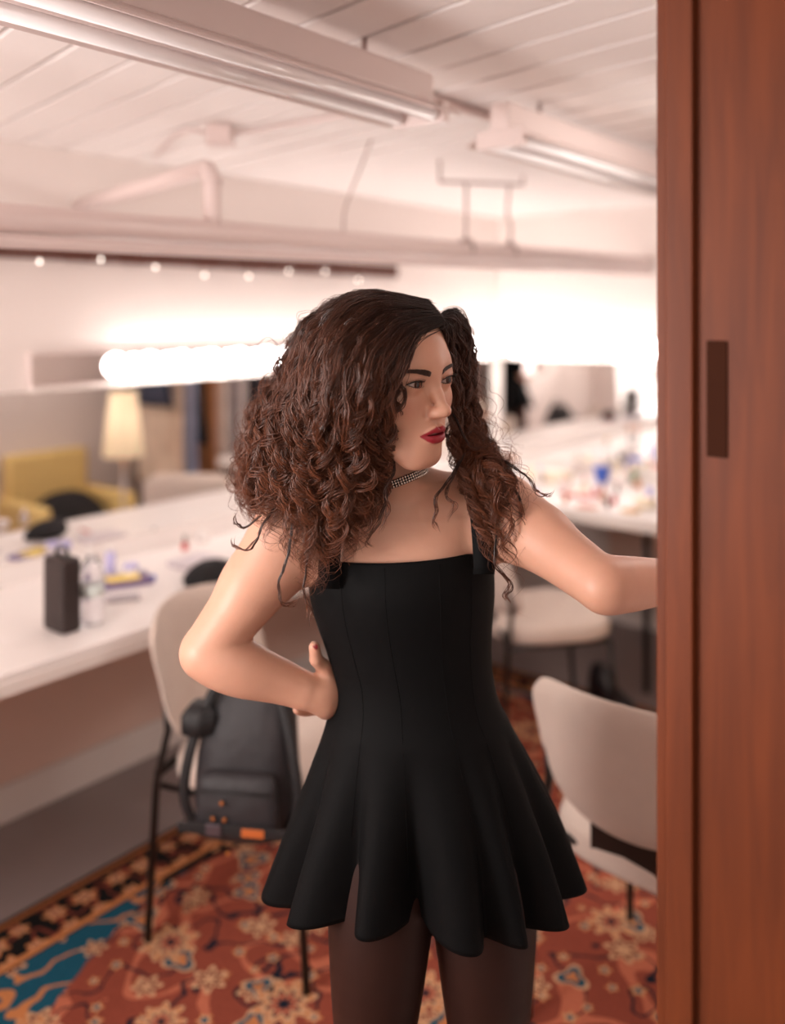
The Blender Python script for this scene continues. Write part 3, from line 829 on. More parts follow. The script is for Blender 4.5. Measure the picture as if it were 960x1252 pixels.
# door frame: jamb lining, stop, casings, strike plate
dr = empty('door_1', R(AW, DB0, 0)); dr['kind'] = 'structure'
def dslab(name, a0, a1, b0, b1, z0, z1, m, par=dr, bevel=.002):
    bm = bmesh.new(); vs = box(bm, a0, a1, b0, b1, z0, z1)
    o0 = R(AW, DB0, 0)
    for v in vs: v.co = R(v.co.x, v.co.y, v.co.z) - o0
    return obj(name, bm, m, par, False, bevel)
dslab('jamb', AW + .0, AD + .0, DB0 - .02, DB0, 0, 2.06, M['wood'])
dslab('stop', AW + .0, AW + .031, DB0, DB0 + .010, 0, 2.04, M['wood'])
dslab('jamb', AW, AD, DB1, DB1 + .02, 0, 2.06, M['wood'])
dslab('head_jamb', AW, AD, DB0, DB1, 2.04, 2.06, M['wood'])
dslab('casing', AD, AD + .018, DB0 - .085, DB0 - .005, 0, 2.12, M['wood'])
dslab('casing', AW - .016, AW, DB0 - .075, DB0 - .004, 0, 2.12, M['wood'])
dslab('strike_plate', AW + .043, AW + .066, DB0 - .001, DB0 + .0022, 1.445, 1.572, mat('aged_brass', srgb(58, 30, 18), .8, 0, .08))

# ------------------------------------------------------------------ mirrors
MZ0, MZ1 = .815, 1.352
mr = empty('mirror', R(0, 1.5, MZ0)); tag(mr, 'long frameless mirror on the left wall above the counter, reflecting hanging clothes', 'mirror')
def rslab(name, par, org, a0, a1, b0, b1, z0, z1, m, bevel=0):
    bm = bmesh.new(); vs = box(bm, a0, a1, b0, b1, z0, z1)
    for v in vs: v.co = R(v.co.x, v.co.y, v.co.z) - org
    return obj(name, bm, m, par, False, bevel)
def rthing(name, a0, a1, b0, b1, z0, z1, m, label, cat, bevel=0, group=None):
    o0 = R((a0 + a1) / 2, (b0 + b1) / 2, z0)
    o = rslab(name, None, o0, a0, a1, b0, b1, z0, z1, m, bevel); o.location = o0
    return tag(o, label, cat, group)
rslab('mirror_glass', mr, mr.location, .0, .006, .03, 3.4, MZ0, MZ1, M['mirror'])
rslab('edge_strip', mr, mr.location, .0, .010, .03, 3.4, MZ0 - .012, MZ0, M['edge'])
m2 = empty('mirror', R(1.2, 0, MZ0)); tag(m2, 'long mirror on the right wall, with two paper tags hanging over its top edge', 'mirror')
rslab('mirror_glass', m2, m2.location, .03, 1.5, 0, .006, MZ0, MZ1, M['mirror'])
rslab('edge_strip', m2, m2.location, .03, 1.5, 0, .010, MZ0 - .012, MZ0, M['edge'])
rthing('corner_post', .0, .032, .0, .032, MZ0 - .012, MZ1 + .0, M['edge'], 'slim white post in the corner where the two wall mirrors meet', 'post', .003)
# ------------------------------------------------------------------ vanity lights
def vanity(name, side, n0, n1, label):
    """side 0: left wall running along b; side 1: right wall running along a"""
    org = R(0, 1.6, MZ1) if side == 0 else R(1.2, 0, MZ1)
    v = tag(empty(name, org), label, 'vanity light')
    def S(nm, d0, d1, l0, l1, z0, z1, m, bev=0, par=v):
        return rslab(nm, par, org, d0, d1, l0, l1, z0, z1, m, bev) if side == 0 else rslab(nm, par, org, l0, l1, d0, d1, z0, z1, m, bev)
    L0, L1 = .045, (2.86 if side == 0 else 1.50)
    S('housing', 0, .030, L0, L1, MZ1 + .012, MZ1 + .125, M['fixture'], .002)
    S('reflector', .030, .032, L0, L1, MZ1 + .020, MZ1 + .118, M['chrome'])
    S('ledge', 0, .045, L0, L1, MZ1, MZ1 + .012, M['edge'], .002)
    bm = bmesh.new(); ball(bm, (0, 0, 0), .0435, 28, 18)
    me = None
    for k in range(n1):
        l = n0 + .1455 * k
        if l > L1 - .05: break
        p = (R(.086, l, 0) if side == 0 else R(l, .086, 0)) - org; p.z = .068
        if me is None:
            b = obj('bulb', bm, M['bulb'], v, True); me = b.data
        else:
            b = bpy.data.objects.new('bulb', me); COL.objects.link(b); b.parent = v
        b.location = p
        sb = bmesh.new(); q = (R(.031, l, 0) if side == 0 else R(l, .031, 0)) - org; q.z = .068; e = (R(.050, l, 0) if side == 0 else R(l, .050, 0)) - org; e.z = .068
        tube(sb, [q - p, e - p], .017, 12)
        obj('socket', sb, M['socket'], b, True)
    return v
vanity('vanity_light', 0, .182, 17, 'chrome strip of round glowing bulbs above the left mirror')
vanity('vanity_light', 1, .17, 15, 'chrome strip of round glowing bulbs above the right mirror, beside the doorway')

# ------------------------------------------------------------------ counters
def counter(name, side, L0, L1, depth, label):
    org = R(0, 1.5, 0) if side == 0 else R(1.2, 0, 0)
    c = tag(empty(name, org), label, 'counter')
    def S(nm, d0, d1, l0, l1, z0, z1, m, bev=0):
        d0 = max(d0, .002); l0 = max(l0, .002)
        return rslab(nm, c, org, d0, d1, l0, l1, z0, z1, m, bev) if side == 0 else rslab(nm, c, org, l0, l1, d0, d1, z0, z1, m, bev)
    S('back_panel', .002, .010, L0 + .02, L1, .125, .689, M['panel'])
    S('worktop', .013, depth, L0, L1, .725, .745, M['white'], .003)
    S('front_edge', depth - .03, depth + .004, L0, L1, .690, .7249, M['edge'], .003)
    S('backsplash', 0, .013, L0, L1, .725, .803, M['white'], .003)
    for l in ((1.15, 2.46, 4.3) if side == 0 else (1.2,)):
        bm = bmesh.new(); p = (R(depth - .06, l, 0) if side == 0 else R(l, depth - .06, 0)) - org
        tube(bm, [p + Vector((0, 0, .0125 if side == 0 else 0)), p + Vector((0, 0, .69))], .014, 10)
        obj('leg', bm, M['black'], c, True)
    return c
counter('counter', 0, 0, 5.2, .67, 'long white dressing counter along the left wall')
counter('counter', 1, .675, 1.48, .80, 'white dressing counter under the right mirror, crowded with make-up')

# ------------------------------------------------------------------ pipes under the ceiling
def along(px, off, z):
    """point at distance off from the left wall, seen at photo column px"""
    k = (px - 480) / 1100
    Y = (off + CX * AX + CY * AY) / (k * AX + AY); return Vector((k * Y, Y, z))
P0 = R(.90, 4.9, 0); P0.z = 1.775; P1 = along(87, .9, 1.808); P2 = along(620, .9, 1.84); P3 = R(.9, .001, 1.865)
dirv = (P3 - P1).normalized()
P0 = P1 - dirv * 1.9
bm = bmesh.new()
pts = catmull([P0, P1, P2, P3], 40); tube(bm, pts, [.031 + .0012 * math.sin(i * 1.7) for i in range(40)], 18)
pp = tag(obj('ceiling_pipe', bm, M['pipe'], None, True), 'thick white lagged pipe running low under the ceiling above the left counter', 'pipe')
bm = bmesh.new(); tube(bm, [Vector(p) + Vector((AX * .01, AY * .01, -.050)) for p in pts], .0155, 14)
tag(obj('ceiling_pipe', bm, M['pipe'], None, True), 'thinner white pipe strapped directly below the thick lagged pipe', 'pipe')
# branch with an elbow
bm = bmesh.new(); e0 = along(259, .9, 1.83); e1 = e0 + Vector((0, 0, .155)); e2 = along(259, .9, 0); wq = W(96, 252, 3.02)
pa = catmull([e0, e0.lerp(e1, .5), e1 - Vector((0, 0, .03))], 6); pb = [e1 + (wq - e1) * t for t in (.04, .3, .6, .995)]
tube(bm, [Vector(p) for p in pa] + [e1 + Vector((-.012, 0, -.006))] + pb, .0245, 14)
br = tag(obj('branch_pipe', bm, M['pipe'], None, True), 'white pipe elbow rising from the lagged pipe and turning to the left wall', 'pipe')
bm = bmesh.new()
tube(bm, [e1 - Vector((0, 0, .045)), e1 - Vector((0, 0, .028))], .029, 14); obj('collar', bm, M['pipe'], br, True)
# hanger
h1 = along(570, .9, 1.845); h2 = along(623, .9, 1.85)
bm = bmesh.new()
ht = 1.6 + (385 - 222) / 1100 * h1.y
tube(bm, [h1 + Vector((0, 0, .02)), Vector((h1.x, h1.y, ht))], .0055, 8)
hw = [h2 + Vector((.0, 0, .02)), h2 + Vector((.006, 0, .09)), h2 + Vector((-.008, 0, .15)), Vector((h2.x - .0, h2.y, ht + .02))]
tube(bm, catmull(hw, 14), .0055, 8)
x0 = Vector((h1.x - .10, h1.y - .07, ht - .01)); x1 = Vector((h2.x + .06, h2.y + .05, ht + .03))
tube(bm, [x0, x1], .006, 8); tube(bm, [x0, x0 + Vector((0, 0, CEIL - x0.z))], .005, 8); tube(bm, [x1, x1 + Vector((0, 0, CEIL - x1.z))], .005, 8)
hg = tag(obj('pipe_hanger', bm, M['wire'], None, True), 'thin metal rod hanger holding the lagged pipe near the corner', 'hanger')
for h in (h1, h2):
    bm = bmesh.new(); tube(bm, [h - dirv * .008, h + dirv * .008], .036, 18); obj('clamp', bm, M['wire'], hg, True)
bm = bmesh.new(); q = along(420, .88, 1.85)
tube(bm, catmull([q, q + Vector((.006, 0, .08)), q + Vector((.05, .02, .2)), Vector((q.x + .085, q.y + .05, CEIL))], 16), .0032, 6)
tag(obj('hanging_wire', bm, M['wire'], None, True), 'single bent wire hanging from the ceiling to the lagged pipe above her head', 'wire')

# ------------------------------------------------------------------ fluorescent fixtures
def fixture(b0, b1, off, label):
    org = R(off, (b0 + b1) / 2, CEIL - .1)
    t = tag(empty('fluorescent_fixture', org), label, 'ceiling light', 'fluorescent fixtures in a row')
    rslab('housing', t, org, off - .028, off + .028, b0, b1, 2.055, 2.118, M['fixture'], .006)
    bm = bmesh.new()
    # bent reflector wings
    pr = [(-.095, 2.022), (-.088, 2.028), (-.03, 2.056), (.03, 2.056), (.088, 2.028), (.095, 2.022)]
    for s0 in range(2):
        pass
    up = [[bm.verts.new(R(off + x, b, z) - org) for x, z in pr] for b in (b0, b1)]
    dn = [[bm.verts.new(R(off + x, b, z - .004) - org) for x, z in pr] for b in (b0, b1)]
    n = len(pr)
    for k in range(n - 1):
        bm.faces.new((up[0][k], up[0][k + 1], up[1][k + 1], up[1][k])); bm.faces.new((dn[0][k + 1], dn[0][k], dn[1][k], dn[1][k + 1]))
    for e in (0, 1):
        for k in range(n - 1): bm.faces.new((up[e][k], up[e][k + 1], dn[e][k + 1], dn[e][k]))
    for k in (0, n - 1): bm.faces.new((up[0][k], up[1][k], dn[1][k], dn[0][k]))
    obj('reflector', bm, M['fixture'], t)
    for s in (-.045, .045):
        bm = bmesh.new(); tube(bm, [R(off + s, b0 + .03, 2.022) - org, R(off + s, b1 - .03, 2.022) - org], .013, 14)
        obj('lamp_tube', bm, M['tube'], t, True)
    for b in (b0 + .01, b1 - .01):
        rslab('end_cap', t, org, off - .066, off + .066, b - .012, b + .012, 2.008, 2.054, M['fixture'], .003)
    for b in (b0 + .2, b1 - .2):
        bm = bmesh.new(); tube(bm, [R(off, b, 2.118) - org, R(off, b, CEIL + .002) - org], .006, 8); obj('hanging_rod', bm, M['wire'], t, True)
fixture(2.83, 4.05, 1.565, 'white fluorescent fixture overhead, the nearer of the two, with two unlit tubes')
fixture(1.30, 2.52, 1.565, 'white fluorescent fixture, the farther of the two, towards the right counter')
bm = bmesh.new(); tube(bm, [R(1.41, 4.6, 2.138), R(1.41, .002, 2.138)], .012, 10)
tag(obj('ceiling_conduit', bm, M['pipe'], None, True), 'thin white conduit running beside the fluorescent fixtures', 'conduit')
# junction box with cable
jb = W(270, 163, 2.62); jb.z = CEIL - .001
t = tag(empty('ceiling_junction_box', jb), 'small square white junction box on the ceiling boards', 'junction box')
bm = bmesh.new(); box(bm, -.036, .036, -.036, .036, -.05, 0); obj('box_body', bm, M['pipe'], t, False, .004)
bm = bmesh.new(); box(bm, -.04, .04, -.04, .04, -.056, -.05); obj('cover', bm, M['pipe'], t, False, .002)
bm = bmesh.new(); L = [jb + Vector((-.038, 0, -.02)), jb + Vector((-.12, .02, -.012)), W(190, 205, 3.1)]
L[2].z = CEIL - .006; tube(bm, catmull(L, 12), .006, 8)
L = [jb + Vector((.038, 0, -.02)), jb + Vector((.12, -.0, -.008)), jb + Vector((.30, -.12, -.006)), jb + Vector((.46, -.22, -.006))]; tube(bm, catmull(L, 12), .006, 8)
tag(obj('ceiling_cable', bm, M['pipe'], None, True), 'painted cable crossing the ceiling boards through the junction box', 'cable')

# ------------------------------------------------------------------ fairy lights along the brown moulding
fl = tag(empty('fairy_lights', R(.04, 2.2, 1.78)), 'string of tiny fairy lights sagging along the brown moulding', 'fairy lights')
bm = bmesh.new(); pts = []; n = 60; b0, b1 = 1.2, 3.4
for i in range(n):
    b = b0 + (b1 - b0) * i / (n - 1); pts.append(R(.045, b, 1.80 - .030 * abs(math.sin(i * .42)) - .01 * math.sin(i * 1.3)) - fl.location)
tube(bm, pts, .0014, 5); obj('cord', bm, M['wire'], fl, True)
for i in range(2, n - 1, 6):
    bm = bmesh.new(); p = pts[i] + Vector((.004 * math.sin(i), 0, -.012)); ball(bm, p, .005, 8, 6, (1, 1, 1.3)); obj('fairy_bulb', bm, M['fairy'], fl, True)
# ------------------------------------------------------------------ rug
def rug():
    Wd, Ln = 1.86, 3.6
    m = bpy.data.materials.new('persian_rug_wool'); m.use_nodes = True; nt = m.node_tree; N = nt.nodes; Lk = nt.links; p = N['Principled BSDF']
    tc = N.new('ShaderNodeTexCoord'); sep = N.new('ShaderNodeSeparateXYZ'); Lk.new(tc.outputs['Object'], sep.inputs[0])
    def mt(op, a, b=None, c=None):
        n = N.new('ShaderNodeMath'); n.operation = op
        for i, v in enumerate((a, b, c)):
            if v is None: continue
            if isinstance(v, (int, float)): n.inputs[i].default_value = v
            else: Lk.new(v, n.inputs[i])
        return n.outputs[0]
    def mix(f, a, b):
        n = N.new('ShaderNodeMix'); n.data_type = 'RGBA'
        Lk.new(f, n.inputs['Factor']) if not isinstance(f, (int, float)) else setattr(n.inputs['Factor'], 'default_value', f)
        for k, v in (('A', a), ('B', b)):
            if isinstance(v, tuple): n.inputs[k].default_value = v
            else: Lk.new(v, n.inputs[k])
        return n.outputs['Result']
    lt = lambda a, b: mt('LESS_THAN', a, b)
    x, y = sep.outputs[0], sep.outputs[1]
    # slight hand-knotted wobble
    nz = N.new('ShaderNodeTexNoise'); nz.inputs['Scale'].default_value = 9; nz.inputs['Detail'].default_value = 3; Lk.new(tc.outputs['Object'], nz.inputs['Vector'])
    wob = mt('MULTIPLY', mt('SUBTRACT', nz.outputs['Fac'], .5), .05)
    e = mt('MINIMUM', mt('MINIMUM', x, mt('SUBTRACT', Wd, x)), mt('MINIMUM', y, mt('SUBTRACT', Ln, y)))
    red = srgb(142, 72, 56); red2 = srgb(120, 58, 46); cream = srgb(206, 162, 126); navy = srgb(30, 34, 46); teal = srgb(30, 84, 104); tan = srgb(198, 128, 80); dark = srgb(26, 26, 26); pink = srgb(190, 110, 84)
    def rosettes(scale, petals, rmax, rand, seed, scheme):
        """returns (mask, colour)"""
        vo = N.new('ShaderNodeTexVoronoi'); vo.voronoi_dimensions = '2D'; vo.inputs['Scale'].default_value = scale; vo.inputs['Randomness'].default_value = rand
        mp = N.new('ShaderNodeMapping'); mp.inputs['Location'].default_value = (seed, seed * .7, 0); Lk.new(tc.outputs['Object'], mp.inputs[0])
        Lk.new(mp.outputs[0], vo.inputs['Vector'])
        sb = N.new('ShaderNodeVectorMath'); sb.operation = 'SUBTRACT'; Lk.new(mp.outputs[0], sb.inputs[0]); 
        Lk.new(vo.outputs['Position'], sb.inputs[1])
        s2 = N.new('ShaderNodeSeparateXYZ'); Lk.new(sb.outputs[0], s2.inputs[0])
        ang = mt('ARCTAN2', s2.outputs[1], s2.outputs[0])
        rad = mt('SQRT', mt('ADD', mt('MULTIPLY', s2.outputs[0], s2.outputs[0]), mt('MULTIPLY', s2.outputs[1], s2.outputs[1])))
        sc_ = N.new('ShaderNodeSeparateXYZ'); Lk.new(vo.outputs['Color'], sc_.inputs[0])
        pet = mt('ADD', .78, mt('MULTIPLY', .22, mt('SINE', mt('ADD', mt('MULTIPLY', ang, petals), mt('MULTIPLY', sc_.outputs[1], 6)))))
        R_ = mt('MULTIPLY', mt('MULTIPLY', pet, rmax), mt('ADD', .65, mt('MULTIPLY', .35, sc_.outputs[0])))
        q = mt('DIVIDE', mt('ADD', rad, mt('MULTIPLY', wob, .35)), R_)
        c = scheme[0]
        for th_, cc in scheme[1:]:
            c = mix(lt(q, th_), c, cc)
        return lt(q, 1.0), c, sc_.outputs[2]
    def vines(scale, width, seed):
        n = N.new('ShaderNodeTexNoise'); n.inputs['Scale'].default_value = scale; n.inputs['Detail'].default_value = 1.5
        mp = N.new('ShaderNodeMapping'); mp.inputs['Location'].default_value = (seed, seed, 0); Lk.new(tc.outputs['Object'], mp.inputs[0]); Lk.new(mp.outputs[0], n.inputs['Vector'])
        return lt(mt('ABSOLUTE', mt('SUBTRACT', n.outputs['Fac'], .5)), width)
    # field
    sA = [cream, (.86, tan), (.74, cream), (.52, navy), (.42, pink), (.22, navy)]
    sB = [cream, (.70, red2), (.45, cream)]
    sC = [tan, (.75, cream), (.4, teal)]
    field = mix(vines(4, .020, 3.1), red, pink)
    field = mix(vines(7, .012, 8.3), field, navy)
    m3, c3, _ = rosettes(11, 5, .022, 1, 4.2, sC); field = mix(m3, field, c3)
    m2, c2, _ = rosettes(5.6, 6, .050, 1, 1.7, sB); field = mix(m2, field, c2)
    m4, c4, _ = rosettes(3.8, 3, .060, 1, 9.1, [cream, (.8, teal), (.45, tan)]); field = mix(m4, field, c4)
    m1, c1, _ = rosettes(3.3, 8, .092, .85, .3, sA); field = mix(m1, field, c1)
    # dark spandrel by the border
    zone = mt('ADD', mt('SUBTRACT', e, .20), mt('MULTIPLY', mt('SINE', mt('MULTIPLY', y, 4.2)), .10))
    zn = lt(mt('ADD', zone, wob), .12)
    big = N.new('ShaderNodeTexNoise'); big.inputs['Scale'].default_value = 1.7; Lk.new(tc.outputs['Object'], big.inputs['Vector'])
    ground = mix(lt(big.outputs['Fac'], .5), dark, teal)
    sp = mix(vines(6, .020, 5.5), ground, tan); sp = mix(m2, sp, c2); sp = mix(m1, sp, mix(.5, c1, tan))
    field = mix(zn, field, sp)
    # border
    mb, cb, _ = rosettes(11, 6, .040, .25, 2.2, [tan, (.7, cream), (.45, red), (.22, cream)])
    bord = mix(vines(12, .03, 6.2), dark, red2); bord = mix(mb, bord, cb)
    band = lambda lo, hi: mt('MULTIPLY', mt('GREATER_THAN', e, lo), lt(e, hi))
    colr = mix(lt(e, .185), field, bord)
    for lo, hi, c in ((.17, .19, tan), (.19, .196, dark), (.0, .014, dark), (.014, .034, tan), (.034, .040, dark)):
        colr = mix(band(lo, hi), colr, c)
    # wool speckle
    n3 = N.new('ShaderNodeTexNoise'); n3.inputs['Scale'].default_value = 160; n3.inputs['Detail'].default_value = 2; Lk.new(tc.outputs['Object'], n3.inputs['Vector'])
    mr_ = N.new('ShaderNodeMapRange'); mr_.inputs['To Min'].default_value = .75; mr_.inputs['To Max'].default_value = 1.2; Lk.new(n3.outputs['Fac'], mr_.inputs['Value'])
    vm = N.new('ShaderNodeVectorMath'); vm.operation = 'SCALE'; Lk.new(colr, vm.inputs[0]); Lk.new(mr_.outputs[0], vm.inputs['Scale'])
    Lk.new(vm.outputs[0], p.inputs['Base Color']); p.inputs['Roughness'].default_value = .95; p.inputs['Specular IOR Level'].default_value = .1
    b = N.new('ShaderNodeBump'); b.inputs['Strength'].default_value = .4; b.inputs['Distance'].default_value = .004; Lk.new(n3.outputs['Fac'], b.inputs['Height']); Lk.new(b.outputs[0], p.inputs['Normal'])
    # local x = from the left wall, local y = away from the right wall (towards the camera)
    bm = bmesh.new(); nx, ny = 24, 46; g = []
    for i in range(nx + 1):
        row = []
        for j in range(ny + 1):
            xx, yy = Wd * i / nx, Ln * j / ny
            edge = min(xx, Wd - xx, yy, Ln - yy)
            row.append(bm.verts.new((xx, yy, .010 + .0015 * math.sin(xx * 7 + yy * 3) if edge > 0 else .002)))
        g.append(row)
    for i in range(nx):
        for j in range(ny): bm.faces.new((g[i][j], g[i + 1][j], g[i + 1][j + 1], g[i][j + 1]))
    o = obj('persian_rug', bm, m, None, True)
    o.matrix_world = Matrix(((AX, BX, 0, R(.445, .88).x), (AY, BY, 0, R(.445, .88).y), (0, 0, 1, 0), (0, 0, 0, 1)))
    so = o.modifiers.new('thick', 'SOLIDIFY'); so.thickness = .008; so.offset = -1
    tag(o, 'red persian rug with cream rosettes and a dark flowered border on the grey floor', 'rug')
rug()
# ------------------------------------------------------------------ chairs
fabric = mat('woven_upholstery', srgb(214, 196, 184), .9, 0, .1, var=.05, vscale=25, bump=.5, bscale=420, Sheen_Weight=.15)
def make_chair():
    """origin on the floor under the seat centre; the sitter faces +y"""
    t = empty('upholstered_chair', (0, 0, 0))
    # seat pad: rounded cushion, wider at the front
    NS = 40; bm = bmesh.new(); rings = []
    prof = [(.0, .405, .9), (.0, .405, .985), (.0, .415, 1.0), (.0, .440, 1.0), (.0, .455, .985), (.0, .462, .95), (.0, .466, .80), (.0, .466, .4)]
    for _, z, s in prof:
        ring = []
        for k in range(NS):
            a = 2 * PI * k / NS; c_, s_ = math.cos(a), math.sin(a); e = .62
            x = .232 * s * math.copysign(abs(c_) ** e, c_); y = .225 * s * math.copysign(abs(s_) ** e, s_)
            x *= 1 + .06 * y / .225
            ring.append(bm.verts.new((x, y, z - .006 * (s < .5) + .004 * (y / .225))))
        rings.append(ring)
    for i in range(len(rings) - 1):
        for k in range(NS): bm.faces.new((rings[i][k], rings[i][(k + 1) % NS], rings[i + 1][(k + 1) % NS], rings[i + 1][k]))
    bm.faces.new(rings[0]); bm.faces.new(rings[-1]); obj('seat', bm, fabric, t, True)
    # backrest: curved padded shell, rounded corners
    bm = bmesh.new(); nu, nv = 26, 14; F_, B_ = [], []
    for j in range(nv + 1):
        v = -1 + 2 * j / nv; rf, rb = [], []
        for i in range(nu + 1):
            u = -1 + 2 * i / nu
            half = .232 * (1 - .07 * max(0, -v) ** 3) * (1 - .10 * abs(v) ** 5)
            hgt = .162 * ((1 - .10 * abs(u) ** 2 - .20 * abs(u) ** 7) if v > 0 else (1 - .04 * abs(u) ** 2 - .12 * abs(u) ** 8))
            x = u * half; zc = .650 + v * hgt + (.0 if v > 0 else 0)
            y = -.232 + .080 * u * u - .085 * (v + 1) * .5 + .004
            th = .017 * (1 - .80 * max(abs(u), abs(v)) ** 8)
            rf.append(bm.verts.new((x, y + th, zc))); rb.append(bm.verts.new((x, y - th, zc)))
        F_.append(rf); B_.append(rb)
    for j in range(nv):
        for i in range(nu):
            bm.faces.new((F_[j][i], F_[j][i + 1], F_[j + 1][i + 1], F_[j + 1][i])); bm.faces.new((B_[j][i + 1], B_[j][i], B_[j + 1][i], B_[j + 1][i + 1]))
    for j in range(nv):
        for q in (0, nu): bm.faces.new((F_[j][q], F_[j + 1][q], B_[j + 1][q], B_[j][q]))
    for i in range(nu):
        for q in (0, nv): bm.faces.new((F_[q][i], F_[q][i + 1], B_[q][i + 1], B_[q][i]))
    obj('backrest', bm, fabric, t, True, subsurf=1)
    # steel frame
    for sx in (-1, 1):
        bm = bmesh.new(); tube(bm, [(sx * .232, -.232, 0), (sx * .222, -.212, .40), (sx * .203, -.190, .53), (sx * .196, -.208, .64)], .0095, 12); obj('rear_leg', bm, M['black'], t, True)
        bm = bmesh.new(); tube(bm, [(sx * .222, .225, 0), (sx * .200, .185, .398)], .0095, 12); obj('front_leg', bm, M['black'], t, True)
    bm = bmesh.new()
    tube(bm, [(-.215, -.20, .392), (-.200, .185, .392), (.200, .185, .392), (.215, -.20, .392)], .008, 8)
    tube(bm, [(-.221, -.213, .42), (-.12, -.205, .43), (.12, -.205, .43), (.221, -.213, .42)], .011, 8)
    obj('seat_frame', bm, M['black'], t, True)
    bm = bmesh.new(); box(bm, -.08, .08, -.222, -.210, .428, .50); obj('back_bracket', bm, M['black'], t, False, .004)
    return t
ch = make_chair()
def face(vx, vy): return math.atan2(vy, vx) - PI / 2
spots = [
    ((-.315, 2.40), face(.91, -.41), 'pale upholstered chair at the left counter, the black backpack hanging on it'),
    ((.575, 3.46), face(1, .2), 'pale upholstered chair in the far corner under the raised arm'),
    ((.635, 2.05), face(-BX * .95 + .1, -BY * .95), 'greige upholstered chair in the right foreground with its back to the doorway'),
]
for i, ((x, y), rz, lb) in enumerate(spots):
    o = ch if i == 0 else copy_tree(ch)
    o.location = (x, y, .0125 if i else .0125); o.rotation_euler = (0, 0, rz)
    tag(o, lb, 'chair', 'upholstered chairs')

# ------------------------------------------------------------------ backpack on the floor
def lumpy(bm, prof, c, sides=40, ex=.7, wob=.03, seed=1):
    rr = random.Random(seed); ph = [rr.uniform(0, 6) for _ in range(6)]; rings = []
    for (rx, ry, z, ox, oy) in prof:
        ring = []
        for k in range(sides):
            a = 2 * PI * k / sides; c_, s_ = math.cos(a), math.sin(a)
            w = 1 + wob * math.sin(3 * a + ph[0] + z * 9) + wob * .7 * math.sin(7 * a + ph[1] - z * 14) + wob * .4 * math.sin(13 * a + z * 23 + ph[2])
            x = rx * w * math.copysign(abs(c_) ** ex, c_); y = ry * w * math.copysign(abs(s_) ** ex, s_)
            ring.append(bm.verts.new((c[0] + x + ox, c[1] + y + oy, c[2] + z)))
        rings.append(ring)
    for i in range(len(rings) - 1):
        for k in range(sides): bm.faces.new((rings[i][k], rings[i][(k + 1) % sides], rings[i + 1][(k + 1) % sides], rings[i + 1][k]))
    bm.faces.new(rings[0]); bm.faces.new(rings[-1])
nylon = mat('black_nylon', srgb(36, 32, 35), .6, bump=.3, bscale=25, var=.2, vscale=7)
nylon2 = mat('black_webbing', srgb(22, 20, 22), .6, bump=.2, bscale=200)
bp = tag(empty('backpack', W(303, 1013, 2.06)), 'black nylon backpack with orange leather patch, hanging against the pale chair', 'backpack')
bp.rotation_euler = (0, 0, math.radians(-8)); bp.scale = (.78, .78, .78)
bm = bmesh.new(); tube(bm, catmull([(.0, .05, .44), (.0, .10, .475), (-.04, .18, .43), (-.12, .36, .36), (-.20, .5, .345)], 20), .008, 8, flat=(Vector((0, 0, 1)), .4)); obj('hanging_strap', bm, nylon2, bp, True)
bm = bmesh.new(); lumpy(bm, [(.135, .08, .0, 0, 0), (.150, .095, .012, 0, 0), (.155, .10, .08, 0, 0), (.150, .098, .18, .0, .01), (.142, .095, .27, 0, .02), (.125, .085, .35, .01, .04), (.10, .065, .42, .02, .055), (.06, .04, .455, .03, .06)], (0, 0, 0), wob=.025)
obj('bag_body', bm, nylon, bp, True, subsurf=1)
bm = bmesh.new(); lumpy(bm, [(.115, .02, .03, 0, 0), (.122, .030, .045, 0, 0), (.122, .034, .12, 0, 0), (.112, .030, .20, 0, .008), (.10, .012, .215, 0, .015)], (.0, -.105, 0), wob=.02, seed=4)
pk = obj('front_pocket', bm, nylon, bp, True, subsurf=1)
bm = bmesh.new(); tube(bm, [(-.11, -.137, .175), (0, -.143, .178), (.11, -.137, .175)], .004, 6); obj('zip', bm, nylon2, pk, True)
for i, z in enumerate((.075,)):
    bm = bmesh.new(); box(bm, -.158, .158, -.148, -.143, z - .014, z + .014); obj('webbing_strap', bm, nylon2, bp, False, .002)
bm = bmesh.new(); box(bm, .028, .092, -.152, -.1485, .063, .086); tg = obj('leather_patch', bm, mat('orange_leather', srgb(188, 98, 44), .5), bp, False, .001); tg['label'] = 'orange leather patch'
bm = bmesh.new(); box(bm, -.075, -.030, -.153, -.1485, .060, .092); obj('buckle', bm, mat('grey_buckle', srgb(92, 80, 86), .4, .5), bp, False, .002)
for x, z in ((-.03, .150), (-.056, .105), (-.022, .104), (-.012, .012)):
    bm = bmesh.new(); ball(bm, (x, -.146, z), .006, 10, 6); obj('rivet', bm, mat('copper_rivet', srgb(200, 120, 60), .35, .8), bp, True)
for s in (-1, 1):
    bm = bmesh.new(); tube(bm, catmull([(s * .135, -.06, .02), (s * .168, -.07, .12), (s * .15, -.06, .26), (s * .10, -.02, .40), (s * .05, .03, .47)], 16), .016, 8, flat=(Vector((0, 1, 0)), .5)); obj('side_strap', bm, nylon2, bp, True)
bm = bmesh.new(); tube(bm, catmull([(-.02, .04, .45), (-.01, .03, .50), (.05, .03, .505), (.07, .04, .45)], 12), .009, 8); obj('grab_handle', bm, nylon2, bp, True)
bm = bmesh.new(); lumpy(bm, [(.03, .04, .0, 0, 0), (.05, .055, .01, 0, 0), (.052, .055, .06, 0, 0), (.03, .03, .085, 0, 0)], (-.135, -.02, .285), wob=.06, seed=8); obj('side_pouch', bm, nylon2, bp, True)

